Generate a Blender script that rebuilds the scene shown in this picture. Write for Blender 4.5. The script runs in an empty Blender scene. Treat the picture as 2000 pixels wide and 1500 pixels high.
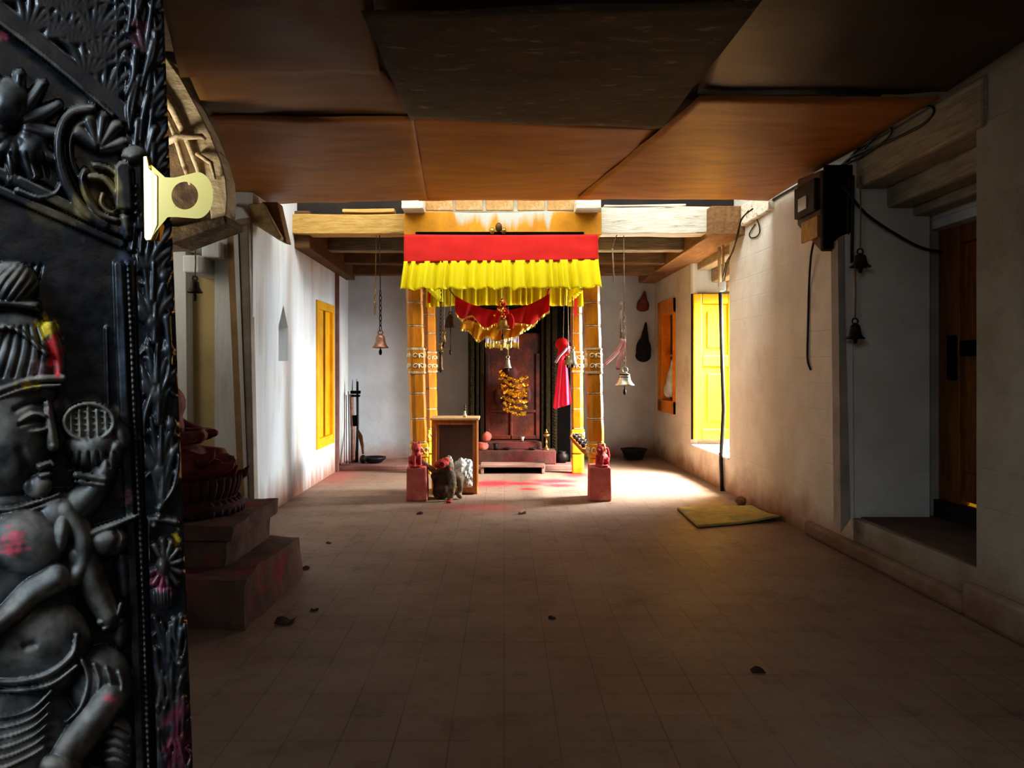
import bpy, bmesh, math, random
import numpy as np
from mathutils import Vector, Matrix, noise as mnoise
random.seed(7)
SC = bpy.context.scene
COL = SC.collection
PI = math.pi
CAMZ, F, CX, CY = 1.4, 1500.0, 985.0, 715.0   # photo measured in 2000x1500


def P(px, py, Y):
    """the real point at depth Y that the photo shows at (px, py)"""
    return Vector(((px - CX) / F * Y, Y, CAMZ + (CY - py) / F * Y))


def X(px, Y): return (px - CX) / F * Y
def Z(py, Y): return CAMZ + (CY - py) / F * Y


def S(r, g, b):
    def f(c):
        c /= 255.0
        return c / 12.92 if c <= 0.04045 else ((c + 0.055) / 1.055) ** 2.4
    return (f(r), f(g), f(b), 1.0)


# ------------------------------------------------------------------ materials
def mat(name, c1, c2=None, scale=6.0, rough=0.75, bump=0.15, bscale=30.0, metal=0.0, stretch=(1, 1, 1),
        c3=None, scale3=2.0, lo=0.35, hi=0.65, lo3=0.5, hi3=0.72, spec=0.4, coat=0.0, sheen=0.0, zdirt=None, brick=None, trans=0.0):
    m = bpy.data.materials.new(name)
    m.use_nodes = True
    nt = m.node_tree
    N, Lk = nt.nodes, nt.links
    b = N['Principled BSDF']
    b.inputs['Roughness'].default_value = rough
    b.inputs['Metallic'].default_value = metal
    b.inputs['Specular IOR Level'].default_value = spec
    b.inputs['Coat Weight'].default_value = coat
    b.inputs['Sheen Weight'].default_value = sheen
    b.inputs['Base Color'].default_value = c1
    tc = N.new('ShaderNodeTexCoord')
    mp = N.new('ShaderNodeMapping')
    mp.inputs['Scale'].default_value = stretch
    Lk.new(tc.outputs['Object'], mp.inputs['Vector'])
    cur = None

    def noise(sc, det=6):
        n = N.new('ShaderNodeTexNoise')
        n.inputs['Scale'].default_value = sc
        n.inputs['Detail'].default_value = det
        n.inputs['Roughness'].default_value = 0.6
        Lk.new(mp.outputs['Vector'], n.inputs['Vector'])
        return n

    def rng(sock, a, c):
        r = N.new('ShaderNodeMapRange')
        r.inputs['From Min'].default_value = a
        r.inputs['From Max'].default_value = c
        Lk.new(sock, r.inputs['Value'])
        return r.outputs['Result']

    def mix(fac, a, bcol):
        x = N.new('ShaderNodeMix')
        x.data_type = 'RGBA'
        Lk.new(fac, x.inputs['Factor'])
        if isinstance(a, tuple): x.inputs['A'].default_value = a
        else: Lk.new(a, x.inputs['A'])
        if isinstance(bcol, tuple): x.inputs['B'].default_value = bcol
        else: Lk.new(bcol, x.inputs['B'])
        return x.outputs['Result']
    cur = c1
    if c2 is not None:
        cur = mix(rng(noise(scale).outputs['Fac'], lo, hi), cur, c2)
    if c3 is not None:
        cur = mix(rng(noise(scale3, 8).outputs['Fac'], lo3, hi3), cur, c3)
    bsock = None
    if zdirt is not None:      # (z below which the wall is dirty, colour)
        geo = N.new('ShaderNodeNewGeometry')
        sp = N.new('ShaderNodeSeparateXYZ')
        Lk.new(geo.outputs['Position'], sp.inputs['Vector'])
        nn = noise(3.0, 8)
        ad = N.new('ShaderNodeMath'); ad.operation = 'MULTIPLY_ADD'
        Lk.new(nn.outputs['Fac'], ad.inputs[0]); ad.inputs[1].default_value = -zdirt[0] * 1.6
        Lk.new(sp.outputs['Z'], ad.inputs[2])
        f = rng(ad.outputs[0], zdirt[0] * 0.25, -zdirt[0] * 0.75)
        cur = mix(f, cur, zdirt[1])
    hsock = noise(bscale, 5).outputs['Fac']
    if brick is not None:      # faint courses under whitewash (w, h, strength)
        geo = N.new('ShaderNodeNewGeometry')
        sp = N.new('ShaderNodeSeparateXYZ'); Lk.new(geo.outputs['Position'], sp.inputs['Vector'])
        cb = N.new('ShaderNodeCombineXYZ'); Lk.new(sp.outputs['Y'], cb.inputs['X']); Lk.new(sp.outputs['Z'], cb.inputs['Y'])
        bt = N.new('ShaderNodeTexBrick')
        bt.inputs['Scale'].default_value = 1.0
        bt.inputs['Brick Width'].default_value = brick[0]; bt.inputs['Row Height'].default_value = brick[1]
        bt.inputs['Mortar Size'].default_value = 0.006; bt.inputs['Mortar Smooth'].default_value = 0.6
        Lk.new(cb.outputs[0], bt.inputs['Vector'])
        mm = N.new('ShaderNodeMath'); mm.operation = 'MULTIPLY_ADD'
        Lk.new(bt.outputs['Fac'], mm.inputs[0]); mm.inputs[1].default_value = -brick[2]; Lk.new(hsock, mm.inputs[2])
        hsock = mm.outputs[0]
    if not isinstance(cur, tuple):
        Lk.new(cur, b.inputs['Base Color'])
    if bump > 0:
        bp = N.new('ShaderNodeBump')
        bp.inputs['Strength'].default_value = bump
        bp.inputs['Distance'].default_value = 0.02
        Lk.new(hsock, bp.inputs['Height'])
        Lk.new(bp.outputs['Normal'], b.inputs['Normal'])
    if trans > 0:
        t = N.new('ShaderNodeBsdfTranslucent')
        if isinstance(cur, tuple): t.inputs['Color'].default_value = cur
        else: Lk.new(cur, t.inputs['Color'])
        mx = N.new('ShaderNodeMixShader'); mx.inputs[0].default_value = trans
        Lk.new(b.outputs[0], mx.inputs[1]); Lk.new(t.outputs[0], mx.inputs[2])
        Lk.new(mx.outputs[0], N['Material Output'].inputs['Surface'])
    return m


def floor_mat():
    m = bpy.data.materials.new('tile_floor')
    m.use_nodes = True
    N, Lk = m.node_tree.nodes, m.node_tree.links
    b = N['Principled BSDF']; b.inputs['Roughness'].default_value = 0.62; b.inputs['Specular IOR Level'].default_value = 0.35
    g = N.new('ShaderNodeNewGeometry')
    sp = N.new('ShaderNodeSeparateXYZ'); Lk.new(g.outputs['Position'], sp.inputs[0])

    def math_(op, a, c=0.0, d=0.0):
        x = N.new('ShaderNodeMath'); x.operation = op
        for i, v in enumerate((a, c, d)):
            if isinstance(v, (int, float)): x.inputs[i].default_value = v
            else: Lk.new(v, x.inputs[i])
        return x.outputs[0]

    def noise(sc, det=7, rough=0.6):
        n = N.new('ShaderNodeTexNoise'); n.inputs['Scale'].default_value = sc; n.inputs['Detail'].default_value = det
        n.inputs['Roughness'].default_value = rough
        Lk.new(g.outputs['Position'], n.inputs['Vector']); return n.outputs['Fac']

    def rng(s, a, c, t0=0.0, t1=1.0):
        r = N.new('ShaderNodeMapRange'); r.inputs[1].default_value = a; r.inputs[2].default_value = c
        r.inputs[3].default_value = t0; r.inputs[4].default_value = t1
        Lk.new(s, r.inputs[0]); return r.outputs[0]

    def mix(f, a, c):
        x = N.new('ShaderNodeMix'); x.data_type = 'RGBA'
        for nm, v in (('Factor', f), ('A', a), ('B', c)):
            if isinstance(v, (tuple, float)): x.inputs[nm].default_value = v
            else: Lk.new(v, x.inputs[nm])
        return x.outputs['Result']
    bt = N.new('ShaderNodeTexBrick'); bt.offset = 0.0
    bt.inputs['Scale'].default_value = 1.0; bt.inputs['Brick Width'].default_value = 0.205; bt.inputs['Row Height'].default_value = 0.205
    bt.inputs['Mortar Size'].default_value = 0.0035; bt.inputs['Mortar Smooth'].default_value = 0.3; bt.inputs['Bias'].default_value = 0.0
    bt.inputs['Color1'].default_value = S(138, 112, 95); bt.inputs['Color2'].default_value = S(132, 106, 90)
    bt.inputs['Mortar'].default_value = S(108, 85, 71)
    Lk.new(g.outputs['Position'], bt.inputs['Vector'])
    c = bt.outputs['Color']
    c = mix(rng(noise(1.1), 0.4, 0.7, 0.0, 0.75), c, S(156, 134, 114))        # dust
    c = mix(rng(noise(3.1, 9, 0.75), 0.52, 0.68, 0.0, 0.6), c, S(92, 70, 56))    # trodden dirt
    c = mix(rng(noise(9.0, 6), 0.55, 0.75, 0.0, 0.4), c, S(118, 72, 60))       # reddish powder traces
    # red vermilion powder in front of the shrine bench
    n1 = noise(2.2, 5); n2 = noise(14, 6)

    def blob(cx, cy, rx, ry, wob):
        dx = math_('MULTIPLY', math_('SUBTRACT', sp.outputs['X'], cx), 1.0 / rx)
        dy = math_('MULTIPLY', math_('SUBTRACT', sp.outputs['Y'], cy), 1.0 / ry)
        d = math_('SQRT', math_('ADD', math_('MULTIPLY', dx, dx), math_('MULTIPLY', dy, dy)))
        d = math_('MULTIPLY_ADD', math_('SUBTRACT', n1, 0.5), wob, d)
        d = math_('MULTIPLY_ADD', math_('SUBTRACT', n2, 0.5), 0.9, d)
        return rng(d, 1.05, 0.35)
    mk = blob(-0.12, 9.18, 0.36, 0.30, 0.8)
    for a in ((0.22, 9.15, 0.40, 0.16, 0.8), (0.62, 9.35, 0.42, 0.20, 0.9), (0.66, 9.0, 0.26, 0.16, 0.6), (0.27, 8.74, 0.15, 0.10, 0.3), (0.93, 9.9, 0.2, 0.35, 0.8)):
        mk = math_('MAXIMUM', mk, blob(*a))
    c = mix(math_('MULTIPLY', mk, 0.95), c, S(214, 48, 60))
    mk2 = blob(-2.1, 10.0, 0.30, 1.2, 0.8)
    mk2 = math_('MAXIMUM', mk2, blob(-0.25, 7.6, 0.5, 0.25, 0.9))
    c = mix(math_('MULTIPLY', mk2, 0.4), c, S(190, 70, 70))
    Lk.new(c, b.inputs['Base Color'])
    bp = N.new('ShaderNodeBump'); bp.inputs['Strength'].default_value = 0.35; bp.inputs['Distance'].default_value = 0.01
    h = math_('MULTIPLY_ADD', bt.outputs['Fac'], -0.5, noise(18))
    Lk.new(h, bp.inputs['Height']); Lk.new(bp.outputs[0], b.inputs['Normal'])
    return m


def lintel_mat():
    """ochre paint with whitewash that has run down from the bricks"""
    m = mat('ochre_lintel', S(214, 150, 20), S(194, 128, 16), scale=5, rough=0.55)
    N, Lk = m.node_tree.nodes, m.node_tree.links
    b = N['Principled BSDF']
    src = b.inputs['Base Color'].links[0].from_socket
    g = N.new('ShaderNodeNewGeometry'); mp = N.new('ShaderNodeMapping'); mp.inputs['Scale'].default_value = (9, 1, 0.9)
    Lk.new(g.outputs['Position'], mp.inputs[0])
    n = N.new('ShaderNodeTexNoise'); n.inputs['Scale'].default_value = 1.0; n.inputs['Detail'].default_value = 8
    Lk.new(mp.outputs[0], n.inputs['Vector'])
    sp = N.new('ShaderNodeSeparateXYZ'); Lk.new(g.outputs['Position'], sp.inputs[0])
    r1 = N.new('ShaderNodeMapRange'); r1.inputs[1].default_value = 2.78; r1.inputs[2].default_value = 3.02; r1.inputs[3].default_value = -0.12; r1.inputs[4].default_value = 0.28
    Lk.new(sp.outputs['Z'], r1.inputs[0])
    ax = N.new('ShaderNodeMath'); ax.operation = 'ABSOLUTE'; Lk.new(sp.outputs['X'], ax.inputs[0])
    r2 = N.new('ShaderNodeMapRange'); r2.inputs[1].default_value = 0.45; r2.inputs[2].default_value = 0.62; r2.inputs[3].default_value = 0.0; r2.inputs[4].default_value = -0.5
    Lk.new(ax.outputs[0], r2.inputs[0])
    s1 = N.new('ShaderNodeMath'); Lk.new(n.outputs['Fac'], s1.inputs[0]); Lk.new(r1.outputs[0], s1.inputs[1])
    s2 = N.new('ShaderNodeMath'); Lk.new(s1.outputs[0], s2.inputs[0]); Lk.new(r2.outputs[0], s2.inputs[1])
    r3 = N.new('ShaderNodeMapRange'); r3.inputs[1].default_value = 0.53; r3.inputs[2].default_value = 0.72; Lk.new(s2.outputs[0], r3.inputs[0])
    x = N.new('ShaderNodeMix'); x.data_type = 'RGBA'
    Lk.new(r3.outputs[0], x.inputs['Factor']); Lk.new(src, x.inputs['A']); x.inputs['B'].default_value = S(186, 184, 166)
    Lk.new(x.outputs['Result'], b.inputs['Base Color'])
    return m


def glass_mat():
    m = bpy.data.materials.new('dusty_glass'); m.use_nodes = True
    N, Lk = m.node_tree.nodes, m.node_tree.links
    b = N['Principled BSDF']; b.inputs['Base Color'].default_value = S(120, 100, 90); b.inputs['Roughness'].default_value = 0.15
    t = N.new('ShaderNodeBsdfTransparent'); mx = N.new('ShaderNodeMixShader')
    n = N.new('ShaderNodeTexNoise'); n.inputs['Scale'].default_value = 40
    r = N.new('ShaderNodeMapRange'); r.inputs[3].default_value = 0.82; r.inputs[4].default_value = 0.95; Lk.new(n.outputs['Fac'], r.inputs[0])
    Lk.new(r.outputs[0], mx.inputs[0]); Lk.new(b.outputs[0], mx.inputs[1]); Lk.new(t.outputs[0], mx.inputs[2])
    Lk.new(mx.outputs[0], N['Material Output'].inputs['Surface'])
    return m


def relief_mat():
    m = bpy.data.materials.new('blackened_relief'); m.use_nodes = True
    N, Lk = m.node_tree.nodes, m.node_tree.links
    b = N['Principled BSDF']
    a = N.new('ShaderNodeAttribute'); a.attribute_name = 'Col'
    n = N.new('ShaderNodeTexNoise'); n.inputs['Scale'].default_value = 90; n.inputs['Detail'].default_value = 8
    tc = N.new('ShaderNodeTexCoord'); Lk.new(tc.outputs['Object'], n.inputs['Vector'])
    r = N.new('ShaderNodeMapRange'); r.inputs[1].default_value = 0.3; r.inputs[2].default_value = 0.7; r.inputs[3].default_value = 0.55; r.inputs[4].default_value = 1.35
    Lk.new(n.outputs['Fac'], r.inputs[0])
    v = N.new('ShaderNodeVectorMath'); v.operation = 'SCALE'; Lk.new(a.outputs['Color'], v.inputs[0]); Lk.new(r.outputs[0], v.inputs['Scale'])
    Lk.new(v.outputs[0], b.inputs['Base Color'])
    r2 = N.new('ShaderNodeMapRange'); r2.inputs[1].default_value = 0.3; r2.inputs[2].default_value = 0.7; r2.inputs[3].default_value = 0.24; r2.inputs[4].default_value = 0.46
    Lk.new(n.outputs['Fac'], r2.inputs[0])
    ra = N.new('ShaderNodeMath'); ra.operation = 'MULTIPLY_ADD'; Lk.new(a.outputs['Alpha'], ra.inputs[0]); ra.inputs[1].default_value = .45; Lk.new(r2.outputs[0], ra.inputs[2])
    ra.use_clamp = True; Lk.new(ra.outputs[0], b.inputs['Roughness'])
    b.inputs['Specular IOR Level'].default_value = 0.6
    bp = N.new('ShaderNodeBump'); bp.inputs['Strength'].default_value = 0.12; bp.inputs['Distance'].default_value = 0.004
    Lk.new(n.outputs['Fac'], bp.inputs['Height']); Lk.new(bp.outputs[0], b.inputs['Normal'])
    return m


MT = {}
MT['floor'] = floor_mat()
MT['white'] = mat('whitewash', S(222, 225, 225), S(208, 210, 206), scale=2.5, rough=0.85, bump=0.25, bscale=14, c3=S(176, 160, 136), scale3=1.6, lo3=0.58, hi3=0.78, stretch=(2, 2, .3), zdirt=(0.35, S(150, 112, 96)))
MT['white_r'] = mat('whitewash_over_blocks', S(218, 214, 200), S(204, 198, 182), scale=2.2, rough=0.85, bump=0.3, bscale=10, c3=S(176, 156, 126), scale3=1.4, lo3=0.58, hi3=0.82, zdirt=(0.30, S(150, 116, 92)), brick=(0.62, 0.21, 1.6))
MT['white_n'] = mat('shaded_whitewash', S(172, 166, 150), S(150, 143, 126), scale=2.2, rough=0.85, bump=0.3, bscale=10, c3=S(124, 108, 88), scale3=1.4, lo3=0.55, hi3=0.8, zdirt=(0.35, S(122, 92, 72)), brick=(0.62, 0.21, 1.6))  # darker copy of the block whitewash; near wall's shade is in the colour
MT['white_back'] = mat('whitewash_back', S(188, 197, 204), S(174, 180, 186), scale=2.0, rough=0.85, bump=0.25, bscale=14, zdirt=(0.3, S(150, 118, 104)))  # cool daylight tint is put into this wall's base colour
MT['tan'] = mat('tan_plaster', S(196, 176, 130), S(180, 160, 116), scale=3, rough=0.9, bump=0.2)
MT['beam_l'] = mat('limed_lintel', S(176, 164, 140), S(146, 132, 108), scale=4, stretch=(6, 1, 9), rough=0.85, bump=0.35, bscale=6)
MT['wedge'] = mat('speckled_plaster', S(198, 180, 140), S(160, 138, 96), scale=14, rough=0.9, bump=0.4)
MT['beam_m'] = mat('mid_brown_plate', S(150, 112, 70), S(120, 86, 50), scale=4, stretch=(6, 1, 9), bump=0.3)
MT['darkfloor'] = mat('recess_floor', S(112, 92, 78), S(88, 70, 58), scale=5, rough=0.85)
MT['jamb'] = mat('grey_jamb', S(168, 158, 146), S(146, 134, 118), scale=4, rough=0.85)
MT['jamb_br'] = mat('brown_jamb', S(170, 140, 102), S(142, 116, 82), scale=5, rough=0.85)
MT['trimbrown'] = mat('brown_strip', S(120, 82, 74), S(140, 104, 92), scale=6)
MT['roof'] = mat('roof_boards', S(80, 60, 42), S(54, 40, 28), scale=5, stretch=(1, 6, 1))
MT['dark_board'] = mat('dark_hidden', S(40, 30, 22), S(24, 18, 13), scale=5)
MT['beam_w'] = mat('limewashed_beam', S(238, 232, 212), S(212, 202, 174), scale=4, stretch=(1, 6, 9), rough=0.8, bump=0.5, bscale=9, c3=S(120, 98, 66), scale3=3.5, lo3=0.57, hi3=0.7)
MT['beam_y'] = mat('yellowed_beam', S(206, 168, 96), S(176, 134, 62), scale=4, stretch=(1, 6, 9), rough=0.75, bump=0.4, bscale=9, c3=S(112, 82, 44), scale3=3.0, lo3=0.58, hi3=0.74)
MT['beam_g'] = mat('grey_beam', S(150, 132, 108), S(114, 96, 72), scale=4, stretch=(1, 6, 9), rough=0.8, bump=0.4, bscale=9)
MT['beam_b'] = mat('brown_beam', S(116, 84, 50), S(84, 58, 34), scale=4, stretch=(1, 6, 9), rough=0.8, bump=0.4, bscale=9)
MT['lintel'] = lintel_mat()
MT['brick'] = mat('ochre_brick', S(190, 150, 94), S(168, 122, 70), scale=12, rough=0.9, bump=0.5, c3=S(198, 178, 134), scale3=7)
MT['mortar'] = mat('mortar', S(180, 172, 150), S(150, 140, 118), scale=10, rough=0.95, bump=0.5)
for k, (a, c) in {'A': ((186, 122, 38), (158, 98, 30)), 'B': ((158, 102, 36), (132, 82, 28)), 'C': ((170, 110, 36), (146, 90, 30)), 'D': ((100, 66, 28), (80, 52, 22)), 'E': ((66, 44, 20), (52, 34, 15)), 'F': ((104, 66, 24), (86, 53, 18))}.items():  # D, E, F darkened so the near ceiling's shade is in the colour
    MT['sheet' + k] = mat('hardboard_' + k, S(*a), S(*c), scale=3, rough=0.5, bump=0.08, bscale=20, stretch=(0.6, 2.5, 1), spec=0.3)
MT['sheetG'] = mat('weathered_grey_board', S(84, 70, 48), S(64, 53, 36), scale=4, rough=0.8, bump=0.2, c3=S(140, 124, 96), scale3=9, lo3=0.58, hi3=0.75, stretch=(0.7, 2, 1))
MT['ochre'] = mat('ochre_paint', S(206, 136, 18), S(182, 108, 14), scale=7, rough=0.38, bump=0.12, bscale=25, stretch=(3, 3, 0.6), coat=0.25)
MT['ochre_y'] = mat('ochre_base_paint', S(226, 178, 40), S(206, 150, 24), scale=7, rough=0.45, bump=0.12)
MT['ring'] = mat('white_ring_paint', S(214, 196, 160), S(160, 120, 76), scale=20, rough=0.5)
MT['ringgrey'] = mat('dark_groove_paint', S(60, 44, 30), rough=0.7, bump=0)
MT['scroll'] = mat('scroll_white_paint', S(236, 226, 196), S(210, 190, 130), scale=30, rough=0.5)
MT['door_y'] = mat('yellow_door_paint', S(238, 182, 20), S(222, 158, 14), scale=4, rough=0.42, bump=0.1, coat=0.15)
MT['door_br'] = mat('brown_yellow_door', S(150, 92, 18), S(112, 64, 12), scale=5, stretch=(4, 4, 0.6), rough=0.5, bump=0.2)
MT['niche_y'] = mat('orange_frame', S(226, 146, 16), S(204, 122, 12), scale=5, rough=0.5)
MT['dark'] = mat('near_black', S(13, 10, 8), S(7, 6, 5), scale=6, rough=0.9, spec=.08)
MT['iron'] = mat('dark_iron', S(52, 44, 42), S(34, 28, 27), scale=12, rough=0.55, metal=0.6)
MT['redcloth'] = mat('red_cloth', S(228, 46, 34), S(216, 36, 28), scale=3, rough=0.8, bump=0.15, bscale=160, sheen=0.2, trans=0.25)
MT['darkred'] = mat('crimson_cloth', S(222, 20, 34), S(196, 12, 28), scale=5, rough=0.6, bump=0.1, trans=0.25)
MT['yelcloth'] = mat('yellow_cloth', S(252, 240, 30), S(246, 232, 26), scale=4, rough=0.75, bump=0.05, bscale=100, trans=0.3)
MT['goldcloth'] = mat('golden_yellow_cloth', S(232, 176, 12), S(208, 146, 8), scale=4, rough=0.6, trans=0.3)
MT['whitecloth'] = mat('white_satin', S(226, 220, 230), S(200, 190, 206), scale=6, rough=0.4, trans=0.2)
MT['pinkcloth'] = mat('pink_cloth', S(255, 84, 122), S(244, 62, 104), scale=5, rough=0.7, trans=0.3)
MT['palepink'] = mat('faded_pink_ribbon', S(216, 168, 156), S(190, 130, 118), scale=8, rough=0.8, trans=0.2)
MT['gold'] = mat('gold_tinsel', S(252, 224, 110), S(240, 196, 60), scale=20, rough=0.25, metal=1.0, bump=0)
MT['goldpale'] = mat('gold_fringe', S(248, 226, 130), S(230, 190, 70), scale=20, rough=0.3, metal=0.7, bump=0)
MT['brass'] = mat('polished_brass', S(236, 212, 140), S(228, 200, 120), scale=3, rough=0.33, metal=1.0, bump=0)
MT['brassold'] = mat('aged_brass', S(176, 146, 84), S(122, 94, 52), scale=14, rough=0.35, metal=0.85, bump=0.1)
MT['bronze'] = mat('dark_bronze', S(96, 66, 38), S(62, 42, 26), scale=14, rough=0.5, metal=0.6, bump=0.15)
MT['copper'] = mat('reddish_bell_metal', S(170, 124, 98), S(124, 92, 76), scale=14, rough=0.45, metal=0.6, bump=0.15)
MT['silver'] = mat('greyed_bell_metal', S(186, 180, 160), S(140, 132, 112), scale=14, rough=0.4, metal=0.7, bump=0.1)
MT['bellblk'] = mat('sooty_bell', S(58, 42, 34), S(34, 26, 22), scale=14, rough=0.6, metal=0.4, bump=0.15)
MT['cord'] = mat('grey_string', S(150, 132, 110), S(108, 92, 76), scale=30, rough=0.9)
MT['cable'] = mat('black_cable', S(30, 27, 27), rough=0.5, bump=0)
MT['pipe'] = mat('wood_batten', S(196, 180, 140), S(150, 128, 92), scale=9, stretch=(1, 1, 0.3))
MT['pedestal'] = mat('red_powdered_plinth', S(208, 118, 104), S(190, 88, 78), scale=6, rough=0.85, bump=0.35, bscale=20, c3=S(222, 160, 134), scale3=5, lo3=0.52, hi3=0.7)
MT['lionred'] = mat('vermilion_stone', S(192, 72, 64), S(160, 46, 46), scale=9, rough=0.7, bump=0.3, c3=S(214, 150, 120), scale3=14, lo3=0.6, hi3=0.72)
MT['statue'] = mat('vermilion_statue', S(132, 48, 24), S(92, 30, 18), scale=7, rough=0.7, bump=0.3, c3=S(150, 84, 36), scale3=5, lo3=0.56, hi3=0.7)
MT['lotus'] = mat('vermilion_lotus', S(92, 30, 26), S(66, 22, 20), scale=9, rough=0.8, bump=0.3)
MT['plinth'] = mat('grimy_stone_plinth', S(116, 84, 68), S(84, 58, 44), scale=5, rough=0.9, bump=0.6, bscale=10, c3=S(140, 52, 58), scale3=3.4, lo3=0.52, hi3=0.66)
MT['beast'] = mat('dark_stone_beast', S(92, 70, 50), S(62, 46, 34), scale=9, rough=0.8, bump=0.4, c3=S(148, 134, 100), scale3=6, lo3=0.5, hi3=0.7)
MT['beastred'] = mat('red_powder_head', S(190, 72, 58), S(140, 44, 38), scale=16, rough=0.9, bump=0.6)
MT['casewood'] = mat('case_wood', S(176, 110, 44), S(146, 84, 30), scale=5, rough=0.5, bump=0.15, stretch=(4, 4, 0.6))
MT['casetop'] = mat('case_top_wood', S(206, 172, 122), S(176, 138, 90), scale=7, rough=0.6)
MT['caseback'] = mat('case_back', S(92, 64, 50), S(74, 50, 40), scale=5, rough=0.8)
MT['plastic'] = mat('crumpled_plastic', S(214, 220, 216), S(170, 176, 170), scale=9, rough=0.3, bump=0.6, bscale=18, c3=S(180, 110, 100), scale3=7, lo3=0.6, hi3=0.7)
MT['benchwood'] = mat('bench_wood', S(156, 122, 108), S(124, 92, 82), scale=6, rough=0.7, stretch=(0.6, 4, 4), bump=0.2)
MT['altar'] = mat('altar_stone', S(104, 68, 58), S(78, 48, 42), scale=6, rough=0.85, bump=0.3, c3=S(124, 50, 48), scale3=4)
MT['redslab'] = mat('vermilion_slab', S(112, 46, 20), S(64, 24, 15), scale=5, rough=0.75, bump=0.4, c3=S(40, 20, 16), scale3=1.8, lo3=.45, hi3=.62)
MT['framewood'] = mat('carved_dark_wood', S(58, 48, 28), S(30, 25, 16), scale=20, rough=0.9, spec=.15, bump=0.8, bscale=28, stretch=(3, 3, 1))
MT['step'] = mat('step_stone', S(150, 112, 102), S(128, 90, 82), scale=5, rough=0.85, bump=0.3)
MT['mat'] = mat('woven_yellow_mat', S(200, 184, 116), S(176, 158, 92), scale=8, rough=0.9, bump=0.3, bscale=80, c3=S(140, 158, 140), scale3=2.4, lo3=0.56, hi3=0.7)
MT['black'] = mat('black_fabric', S(34, 30, 30), S(22, 20, 20), scale=9, rough=0.9, bump=0.3)
MT['maroon'] = mat('maroon_fabric', S(120, 60, 58), S(92, 44, 44), scale=9, rough=0.9, bump=0.3)
MT['meter'] = mat('meter_wood', S(112, 82, 54), S(84, 60, 40), scale=6, rough=0.6)
MT['meterglass'] = mat('meter_window', S(186, 180, 164), rough=0.2, bump=0)
MT['meteryel'] = mat('meter_yellow_panel', S(196, 150, 50), S(160, 112, 40), scale=12, rough=0.5)
MT['carved'] = mat('pale_carved_wood', S(214, 196, 160), S(176, 152, 112), scale=8, rough=0.85, bump=0.4, bscale=18, stretch=(1, 1, 2), c3=S(104, 78, 52), scale3=7, lo3=.54, hi3=.68)
MT['carvedk'] = mat('dark_carved_wood', S(116, 92, 64), S(62, 48, 34), scale=8, rough=0.8, bump=0.4)
MT['stone'] = mat('ochre_stone', S(158, 120, 74), S(120, 88, 52), scale=12, rough=0.9, bump=0.6)
MT['debris'] = mat('dark_scrap', S(74, 40, 34), S(48, 28, 24), scale=20, rough=0.9)
MT['glass'] = glass_mat()
MT['relief'] = relief_mat()
MT['slab'] = mat('black_door_wood', S(30, 28, 30), S(20, 19, 21), scale=9, rough=0.5, stretch=(5, 5, 0.7), bump=0.2)
MT['white_sill'] = mat('sill_whitewash', S(226, 226, 224), S(206, 206, 202), scale=4, rough=0.8)
MT['ground'] = mat('courtyard_paving', S(190, 180, 160), S(160, 150, 130), scale=3, rough=0.9)


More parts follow.
